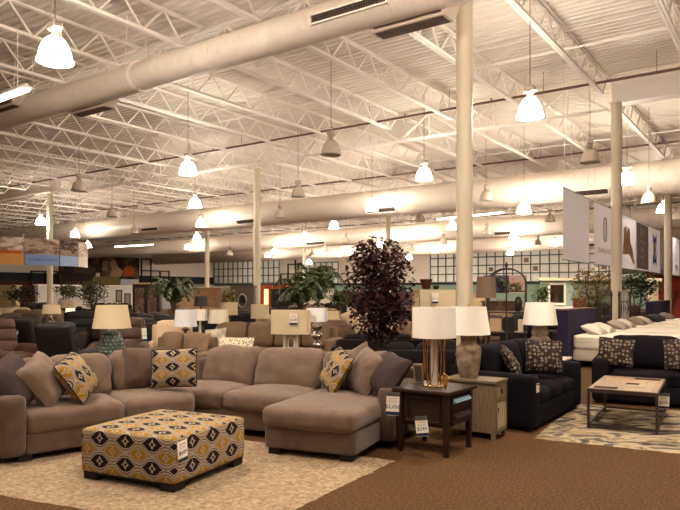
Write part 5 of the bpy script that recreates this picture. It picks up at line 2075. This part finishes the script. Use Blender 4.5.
headwall('navy padded low wall at the head of the nearest bed', -0.1, 2.3, 1.17)
headwall('second navy low wall far right behind the banner column', 9.6, 13.2, 1.22)
LIN = mat('e6dac8', 0.9)
BEDG = 'beds in a row at the right'
for k, (t0, lb, hc) in enumerate(((0.15, 'nearest white bed, its head at the navy padded wall', 0),
                                  (2.45, 'second white bed from the front, with an iron headboard', 1),
                                  (4.75, 'third white bed from the front, beside the banner column', 1),
                                  (7.0, 'fourth white bed with dark pillows on it', 0),
                                  (9.4, 'farthest white bed before the second navy wall', 0))):
    p = hp(t0, 0.02)
    b = thing('bed', lb, 'bed', (p.x, p.y, 0), ROT_D, BEDG)
    wB, lB = 1.42, 2.0
    soft('box_spring', mat('b9ab98', 0.9), b, (lB / 2, wB / 2, 0.25), (lB, wB, 0.24), r=0.03, puff=(0, 0, 0), n=6)
    soft('mattress', LIN, b, (lB / 2, wB / 2, 0.52), (lB, wB, 0.29), r=0.05, puff=(0, 0, 0.012), n=8)
    mb = MB()
    for z in (0.44, 0.52, 0.60):
        mb.tube([(0.03, -0.006, z), (lB - 0.03, -0.006, z)], 0.006, 5)
        mb.tube([(lB + 0.004, 0.03, z), (lB + 0.004, wB - 0.03, z)], 0.006, 5)
    mb.build('mattress_piping', mat('cbbca6', 0.9), b)
    for x in (0.1, lB - 0.1):
        for y in (0.1, wB - 0.1):
            MB().bb((x - 0.03, y - 0.03, 0), (x + 0.03, y + 0.03, 0.14)).build('leg', BLACK, b)
    if hc:
        mb = MB()
        for y in (0.0, wB):
            mb.tube([(-0.06, y, 0), (-0.06, y, 1.42)], 0.022, 8)
            mb.lathe([(0.02, 0), (0.04, 0.04), (0.02, 0.08), (0.03, 0.1), (0.0, 0.18)], (-0.06, y, 1.42), 10)
        for z in (0.7, 1.3):
            mb.tube([(-0.06, 0, z), (-0.06, wB, z)], 0.014, 8)
        mb.tube([(-0.06, wB / 2 + wB / 2 * math.cos(PI * q / 16), 1.3 + 0.3 * math.sin(PI * q / 16)) for q in range(17)], 0.016, 8)
        for q in range(1, 8):
            y = wB * q / 8
            mb.tube([(-0.06, y, 0.7), (-0.06, y, 1.3 + 0.28 * math.sin(PI * q / 8))], 0.008, 6)
        for yc in (wB * 0.3, wB * 0.7):
            mb.tube([(-0.06, yc + 0.16 * math.cos(a / 14 * 2 * PI), 1.1 + 0.16 * math.sin(a / 14 * 2 * PI)) for a in range(14)], 0.009, 6, closed=True)
        mb.build('iron_headboard', mat('2b2826', 0.4, metal=0.5), b)
PWH = mat('d6cbbb', 0.9)
for t_, u, lb, m_, sz in ((0.62, 0.34, 'white pillow on the nearest bed, closer to the front', PWH, (0.68, 0.48, 0.2)),
                          (1.35, 0.34, 'white pillow on the nearest bed, the far one', PWH, (0.68, 0.48, 0.2)),
                          (2.9, 0.34, 'grey-beige pillow on the second bed, front side', mat('a89a8a', 0.9), (0.68, 0.48, 0.2)),
                          (3.65, 0.34, 'white pillow on the second bed, far side', PWH, (0.68, 0.48, 0.2)),
                          (5.2, 0.34, 'taupe pillow on the third bed, front side', mat('9a8b7b', 0.9), (0.68, 0.48, 0.2)),
                          (5.95, 0.34, 'white pillow on the third bed, far side', PWH, (0.68, 0.48, 0.2)),
                          (7.4, 0.36, 'black pillow on the fourth bed, front side', mat('2a2628', 0.8), (0.62, 0.46, 0.2)),
                          (8.1, 0.36, 'black pillow on the fourth bed, far side', mat('2a2628', 0.8), (0.62, 0.46, 0.2)),
                          (9.9, 0.36, 'brown-grey pillow on the farthest bed', mat('7d6f66', 0.9), (0.68, 0.48, 0.2))):
    p = hp(t_, u, 0.755)
    pillow('bed_pillow', lb, m_, p, sz, yaw=ROT_D + R(90), tilt=22, roll=0, group='pillows on the beds', n=10)

t = thing('white_pedestal', 'white pedestal standing behind the iron headboards', 'pedestal', hp(8.8, -0.75), ROT_D)
MB().bb((-0.15, -0.15, 0), (0.15, 0.15, 1.55)).build('shaft', WHITE, t)
MB().bb((-0.18, -0.18, 1.55), (0.18, 0.18, 1.62)).build('capital', WHITE, t)

# ------------------------------------------------------------------ hanging banners along the column line
BD = -4.62
BANW = mat('e4dfe4', 0.8)
_nt = BANW.node_tree
_tr = _nt.nodes.new('ShaderNodeBsdfTranslucent')
_tr.inputs[0].default_value = lin('e8e4ee')
_mx = _nt.nodes.new('ShaderNodeMixShader')
_mx.inputs[0].default_value = 0.45
_nt.links.new(_nt.nodes['Principled BSDF'].outputs[0], _mx.inputs[1])
_nt.links.new(_tr.outputs[0], _mx.inputs[2])
_nt.links.new(_mx.outputs[0], _nt.nodes['Material Output'].inputs[0])


def banner_j(px):
    X = (px - 340) / F
    Y = BD / (D.x * X + D.y)
    return Y * (J.x * X + J.y)


BZ0, BZ1 = 2.33, 4.10


def banner(label, j0, j1, draw=None, m=None, dd=0.0):
    t = thing('hanging_banner', label, 'banner', gp(j0, BD + dd, 0), ROT_D + R(90), 'banners hung along the column line')
    L = j1 - j0
    # local x runs along J, the face looks to -D (towards the aisle): local +y
    MB().add([(0, 0, BZ0), (L, 0, BZ0), (L, 0, BZ1), (0, 0, BZ1)], [(0, 1, 2, 3)]).build('cloth', m or BANW, t)
    for z in (BZ0, BZ1):
        MB().tube([(-0.04, 0, z), (L + 0.04, 0, z)], 0.015, 8).build('banner_rod', mat('8a8078', 0.4), t)
    for x in (0.05, L - 0.05):
        top = 5.3 if abs(j0 + x - DJ2) < 0.75 else ZC + 0.01
        MB().bar((x, 0, BZ1), (x, 0, top), 0.003).build('hanging_wire', mat('8a8078', 0.4), t, smooth=0)
    if draw:
        draw(t, L)
    return t


# faces are seen from the side of -D, i.e. local +y; lettering must face +y
FB = Matrix.Rotation(R(180), 4, 'Z') @ FRONT
INKG = mat('8d8487', 0.7)


def d_mattress(t, L):
    cx, cz = L / 2, BZ0 + 1.07
    for rx, rz_ in ((0.19, 0.36), (0.15, 0.31)):
        pts = [(cx + rx * (abs(math.cos(a)) ** 0.6) * (1 if math.cos(a) > 0 else -1), -0.006, cz + rz_ * (abs(math.sin(a)) ** 0.6) * (1 if math.sin(a) > 0 else -1)) for a in [q / 28 * 2 * PI for q in range(28)]]
        MB().tube(pts, 0.012, 6, closed=True).build('emblem_ring', INKG, t)
    text_mesh('S', 0.34, 'emblem_letter', INKG, t, Matrix.Translation((cx, -0.008, cz + 0.08)) @ FRONT)
    text_mesh('F', 0.26, 'emblem_letter', INKG, t, Matrix.Translation((cx, -0.008, cz - 0.16)) @ FRONT)
    text_mesh('STEARNS & FOSTER', 0.20, 'banner_lettering', INKG, t, Matrix.Translation((cx, -0.008, BZ0 + 0.42)) @ FRONT)


def d_photo(t, L):
    m = noise_ramp_mat('hand_photo', 1.2, [(0.3, 'd3b193'), (0.5, 'b98f72'), (0.7, 'e0c4a8')])
    pts = [(0.98, 0.35), (0.88, 0.95), (0.90, 1.2), (0.72, 1.35), (0.66, 1.1), (0.60, 1.32), (0.45, 1.25), (0.42, 0.85), (0.2, 0.5), (0.08, 0.12), (0.2, 0.1), (0.5, 0.4)]
    mb = MB()
    mb.add([(L * (1 - u), -0.008, BZ0 + 0.1 + v) for u, v in pts], [tuple(range(len(pts)))])
    mb.build('printed_hands', m, t, smooth=0)


def d_dark(t, L):
    MB().bb((0.1, -0.009, BZ0 + 0.06), (L - 0.1, -0.004, BZ1 - 0.06)).build('dark_panel', mat('a09398', 0.85), t)
    for s_, z, sz in (('SEALY', BZ0 + 1.38, 0.36), ('posturepedic', BZ0 + 1.08, 0.2), ('sleep', BZ0 + 0.78, 0.26), ('better', BZ0 + 0.50, 0.26), ('& more', BZ0 + 0.26, 0.2)):
        text_mesh(s_, sz, 'banner_lettering', mat('c5bec2', 0.7), t, Matrix.Translation((L / 2, -0.011, z)) @ FRONT)


def d_blue(t, L):
    BL = mat('2f63b8', 0.7)
    cx = L / 2
    for zc, s in ((BZ0 + 1.32, 1), (BZ0 + 0.5, -1)):
        mb = MB()
        mb.add([(cx - 0.42, -0.008, zc + 0.26), (cx, -0.008, zc + 0.02), (cx + 0.42, -0.008, zc + 0.26), (cx + 0.42, -0.008, zc - 0.22), (cx, -0.008, zc - 0.06), (cx - 0.42, -0.008, zc - 0.22)], [(0, 1, 4, 5), (1, 2, 3, 4)])
        mb.build('blue_bow', BL, t, smooth=0)
    MB().lathe([(0.0, 0), (0.30, 0.0), (0.30, 0.004), (0.0, 0.005)], n=28, sy=1.1).build('round_seal', mat('b9b4b0', 0.7), t).matrix_local = Matrix.Translation((cx, -0.006, BZ0 + 0.9)) @ Matrix.Rotation(R(90), 4, 'X')
    MB().bb((cx - 0.16, -0.016, BZ0 + 0.84), (cx + 0.16, -0.012, BZ0 + 0.9)).bb((cx - 0.1, -0.016, BZ0 + 0.94), (cx + 0.1, -0.012, BZ0 + 0.99)).build('seal_marks', mat('7a746f', 0.7), t, smooth=0)


def d_last(t, L):
    text_mesh('ease', 0.4, 'banner_lettering', mat('6a6468', 0.7), t, Matrix.Translation((L / 2, -0.01, BZ0 + 1.05)) @ FRONT @ Matrix.Rotation(R(90), 4, 'Z'))
    mb = MB().add([(L / 2 - 0.35, -0.008, BZ0 + 0.5), (L / 2 + 0.35, -0.008, BZ0 + 0.5), (L / 2, -0.008, BZ0 + 0.15)], [(0, 1, 2)])
    mb.build('yellow_mark', mat('e0b52c', 0.7), t, smooth=0)


banner('nearest hanging banner, blank pale grey cloth', banner_j(563), banner_j(589))
banner('second hanging banner with a grey oval emblem and faint lettering', banner_j(594.3), banner_j(614.5), d_mattress)
jA, jB, jC, jD = banner_j(622), banner_j(635.5), banner_j(648.5), banner_j(660)
banner('white banner with a brown photo of hands, right of the banner column', jA, jB - 0.03, d_photo)
banner('dark grey lettered banner between the hands photo and the blue bows', jB + 0.03, jC - 0.03, d_dark)
banner('white banner with two blue bow shapes and a grey seal', jC + 0.03, jD, d_blue)
banner('white banner with a yellow mark at the right photo edge', banner_j(672.5), banner_j(679.5), d_last)

# ------------------------------------------------------------------ round hanging photo sign at the left
RC = at(6, 26.5)
t = thing('curved_hanging_sign', 'curved hanging sign with furniture photos above orange and blue bands', 'sign', (RC.x, RC.y, 0))
RR = 3.15
PZ0, PZ1, PZ2 = 2.56, 2.96, 3.56


def arc_panel(name, a0, a1, z0, z1, m, lift=0.0, parent=t):
    mb = MB()
    n = max(3, int(abs(a1 - a0) / 5) + 1)
    vs = []
    for r_ in (RR + lift, RR + lift - 0.03):
        for z in (z0, z1):
            for q in range(n + 1):
                a = R(a0 + (a1 - a0) * q / n)
                vs.append((r_ * math.cos(a), r_ * math.sin(a), z))
    m_ = n + 1
    fs = []
    for q in range(n):
        fs += [(q, q + 1, m_ + q + 1, m_ + q), (2 * m_ + q + 1, 2 * m_ + q, 3 * m_ + q, 3 * m_ + q + 1), (m_ + q, m_ + q + 1, 3 * m_ + q + 1, 3 * m_ + q), (q + 1, q, 2 * m_ + q, 2 * m_ + q + 1)]
    fs += [(0, m_, 3 * m_, 2 * m_), (n, 2 * m_ + n, 3 * m_ + n, m_ + n)]
    mb.add(vs, fs)
    return mb.build(name, m, parent)


def ph(name, a, b, c, d):
    return noise_ramp_mat(name, 1.6, [(0.3, a), (0.45, b), (0.55, c), (0.68, d)], stretch=(1, 1, 2.2), detail=5)


PHM = [ph('photo_a', '3c2a28', '9c8478', 'e6d6c8', '5a4038'), ph('photo_b', '8f7468', 'b49c8e', '6a4a40', 'c9b4a4'), ph('photo_c', '55443f', 'a08c80', '3f302c', '8f7a6e'), ph('photo_d', 'cdbdae', 'b6a394', 'ddd0c0', 'a89484')]
BN = [mat('d59a55', 0.8), mat('7f95c0', 0.8), mat('93a6c9', 0.8), mat('d8cdc6', 0.8)]
edges = [-100, -52, -27, -8, 12]
for k in range(-2, 4):
    ki = k % 4
    if 0 <= k < 4:
        a0, a1 = edges[k], edges[k + 1]
    elif k < 0:
        a0, a1 = -100 + k * 37, -100 + (k + 1) * 37
    else:
        a0, a1 = 12 + (k - 4) * 50, 12 + (k - 3) * 50
    arc_panel('photo_panel', a0 + 0.4, a1 - 0.4, PZ1, PZ2, PHM[ki])
    arc_panel('colour_band', a0 + 0.4, a1 - 0.4, PZ0, PZ1, BN[ki])
arc_panel('bright_table_band', -99, -53, PZ1, PZ1 + 0.12, mat('c25f2a', 0.8), 0.01)
a_ = R(-39.5)
text_mesh('BUNKBED & SUITES', 0.125, 'sign_lettering', mat('46598a', 0.8), t, Matrix.Translation(((RR + 0.012) * math.cos(a_), (RR + 0.012) * math.sin(a_), 2.76)) @ Matrix.Rotation(a_ + R(90), 4, 'Z') @ FRONT)
for a in (-170, -120, -70, -30, 8):
    MB().bar((RR * math.cos(R(a)), RR * math.sin(R(a)), PZ2), (RR * math.cos(R(a)) * 0.8, RR * math.sin(R(a)) * 0.8, ZC + 0.01), 0.01).build(
        'hanging_wire', mat('9a8c7c', 0.5), t, smooth=0)

# ------------------------------------------------------------------ right-hand far end
t = thing('red_display_wall', 'red display wall behind the rightmost column', 'display', at(668, 34.0), R(-20))
MB().bb((-1.0, 0, 0), (1.6, 0.2, 2.45)).build('red_panel', mat('8e2f22', 0.7), t)
MB().bb((-1.05, -0.05, 2.45), (1.6, 0.25, 2.6)).build('yellow_trim', mat('c99a3c', 0.6), t)
mb = MB()
for q in range(5):
    mb.bar((-0.8 + q * 0.45, -0.1, 0.6 + 0.2 * (q % 2)), (-0.5 + q * 0.45, -0.1, 1.6), 0.12)
mb.build('dark_chair_outlines', mat('3c1f1a', 0.7), t, smooth=0)
t = thing('cream_pillar', 'short cream pillar left of the red display wall', 'pillar', at(653, 31.5), R(-20))
MB().bb((-0.22, -0.2, 0), (0.22, 0.2, 2.0)).build('shaft', mat('cdbf9f', 0.6), t, bev=0.01)
MB().bb((-0.36, -0.3, 2.0), (0.36, 0.3, 2.2)).build('capital', mat('d8cba9', 0.6), t, bev=0.03)
t = thing('dark_bulkhead', 'dark hanging bulkhead beyond the blue bow banner', 'bulkhead', at(664, 33.0), R(-30))
MB().bb((-2.0, 0, 2.6), (2.5, 0.4, 4.1)).build('fascia', mat('5b5048', 0.7), t)
MB().bb((-2.0, -0.1, 2.5), (2.5, 0.5, 2.66)).build('lower_trim', mat('3b3430', 0.7), t)
for x in (-1.6, 0.2, 2.1):
    MB().bar((x, 0.2, 4.1), (x, 0.2, ZC), 0.02).build('hanging_rod', IRON, t, smooth=0)

# ------------------------------------------------------------------ further seats filling the hall
CO = {'brown': LEA_BR, 'dark brown': LEA_B, 'black': LEA_DK, 'tan': TANF, 'beige': TANF2, 'cream': CREAM, 'charcoal': CHARC, 'grey': GREYF}
FAR = [
    # px, Y, kind, colour, width, rz, where
    (8, 17.5, 's', 'grey', 2.0, 10, 'left edge, behind the nearest recliners'),
    (36, 21.5, 's', 'tan', 2.0, 5, 'left, just before the column with the round sign'),
    (8, 24.0, 's', 'cream', 1.8, 8, 'left edge, before the red wall'),
    (100, 19.5, 's', 'black', 1.9, 170, 'left, behind the green lamp shade'),
    (137, 18.0, 's', 'dark brown', 2.0, 8, 'below the cabinet with printed doors'),
    (166, 17.0, 's', 'black', 1.8, 175, 'right under the dark palm'),
    (120, 14.6, 's', 'dark brown', 1.7, 12, 'right behind the brown recliner'),
    (58, 26.0, 's', 'dark brown', 2.2, 0, 'before the pale partition, left'),
    (196, 24.0, 's', 'beige', 2.0, -4, 'behind the white lamps, far'),
    (215, 19.0, 's', 'charcoal', 2.0, 178, 'behind the pale beige lamp'),
    (243, 21.4, 's', 'black', 1.9, 175, 'below the carved brown armoire'),
    (262, 23.0, 'a', 'brown', 0.9, -30, 'below the orange fireplace'),
    (288, 16.5, 's', 'cream', 2.0, -6, 'behind the boxy beige lamp'),
    (283, 25.0, 's', 'charcoal', 1.9, 175, 'below the dark glazed cabinet'),
    (306, 28.0, 's', 'tan', 2.0, -5, 'below the tall palms'),
    (362, 24.0, 's', 'brown', 2.0, -8, 'behind the burgundy tree trunk'),
    (388, 20.5, 's', 'charcoal', 2.0, 174, 'behind the right side of the burgundy tree'),
    (405, 26.5, 's', 'tan', 2.0, -8, 'far behind the right side of the tree'),
    (448, 13.6, 's', 'charcoal', 1.25, 172, 'just behind the big cream column'),
    (475, 16.4, 's', 'brown', 1.8, -12, 'right of the big cream column base'),
    (497, 17.8, 'a', 'beige', 0.9, -25, 'seen through the iron shelf, left'),
    (526, 15.2, 'a', 'black', 0.9, 20, 'seen through the iron shelf, right'),
    (537, 19.0, 's', 'dark brown', 1.8, -12, 'behind the gourd lamp shade'),
    (530, 26.0, 's', 'tan', 2.0, -12, 'below the small plant left of the mantel'),
    (470, 24.0, 's', 'cream', 1.9, -10, 'far right of the big column'),
    (560, 22.0, 's', 'brown', 1.8, -12, 'below the cream mantel'),
    (500, 31.0, 's', 'charcoal', 2.2, -12, 'below the purple poster'),
    (440, 31.0, 's', 'beige', 2.2, -10, 'below the teal wall right of the tree'),
    (225, 33.0, 's', 'brown', 2.2, 0, 'far below the lattice, left of the armoire'),
    (190, 35.0, 's', 'tan', 2.2, 0, 'far behind the dark palm'),
    (330, 34.0, 's', 'charcoal', 2.2, 0, 'farthest below the palms'),
    (372, 38.0, 's', 'beige', 2.2, 0, 'farthest behind the burgundy tree'),
    (110, 34.0, 's', 'charcoal', 2.2, 0, 'below the framed mirrors'),
    (30, 36.0, 's', 'black', 2.4, 0, 'farthest left before the red wall'),
    (620, 30.0, 's', 'brown', 2.0, -15, 'far behind the iron headboards'),
    (589, 34.0, 's', 'charcoal', 2.0, -15, 'far behind the yellow-green tree'),
    (148, 13.3, 'a', 'black', 0.9, 160, 'left of the leaf-print armchair'),
]
for px, Y, k, cn, w_, rz, wh in FAR:
    if k == 's':
        sofa('sofa', '%s sofa %s' % (cn, wh), 'sofa', at(px, Y), R(rz), w_, 0.92, 0.95, 3 if w_ > 1.75 else 2, 0.2, CO[cn], ah=0.66, q=5, feet=False, legh=0.0, group='sofas farther back')
    else:
        sofa('armchair', '%s armchair %s' % (cn, wh), 'armchair', at(px, Y), R(rz), w_, 0.85, 1.0, 1, 0.16, CO[cn], ah=0.66, q=5, feet=False, legh=0.0, group='armchairs farther back')
# cupboards and headboards standing among them
for px, Y, w_, h_, c, lb in ((208, 29.5, 1.2, 1.75, '8a6648', 'brown wood cupboard behind the dark grey lamp'), (190, 30.5, 0.8, 1.55, 'a68462', 'light wood cupboard right of the dark palm'),
                             (224, 30.0, 0.8, 1.5, '6b4c38', 'dark wood cupboard left of the small gold plant'), (500, 22.6, 1.2, 1.25, '5b4234', 'brown cupboard seen through the iron shelf'),
                             (477, 28.0, 1.0, 1.5, 'b99c78', 'tan cupboard right of the big cream column'), (6, 33.0, 1.3, 1.9, 'cbb98e', 'pale glazed cabinet before the red wall at the left edge'),
                             (357, 30.0, 1.2, 1.5, '3a2b25', 'dark cupboard behind the left side of the burgundy tree'), (575, 27.5, 0.8, 1.3, '8c4a30', 'red-brown cupboard right of the mantel')):
    cupboard(lb, at(px, Y), R(-5), w_, 0.45, h_, mat(c, 0.6), 2, panel=mat(c, 0.4, var=0.3, vs=3))
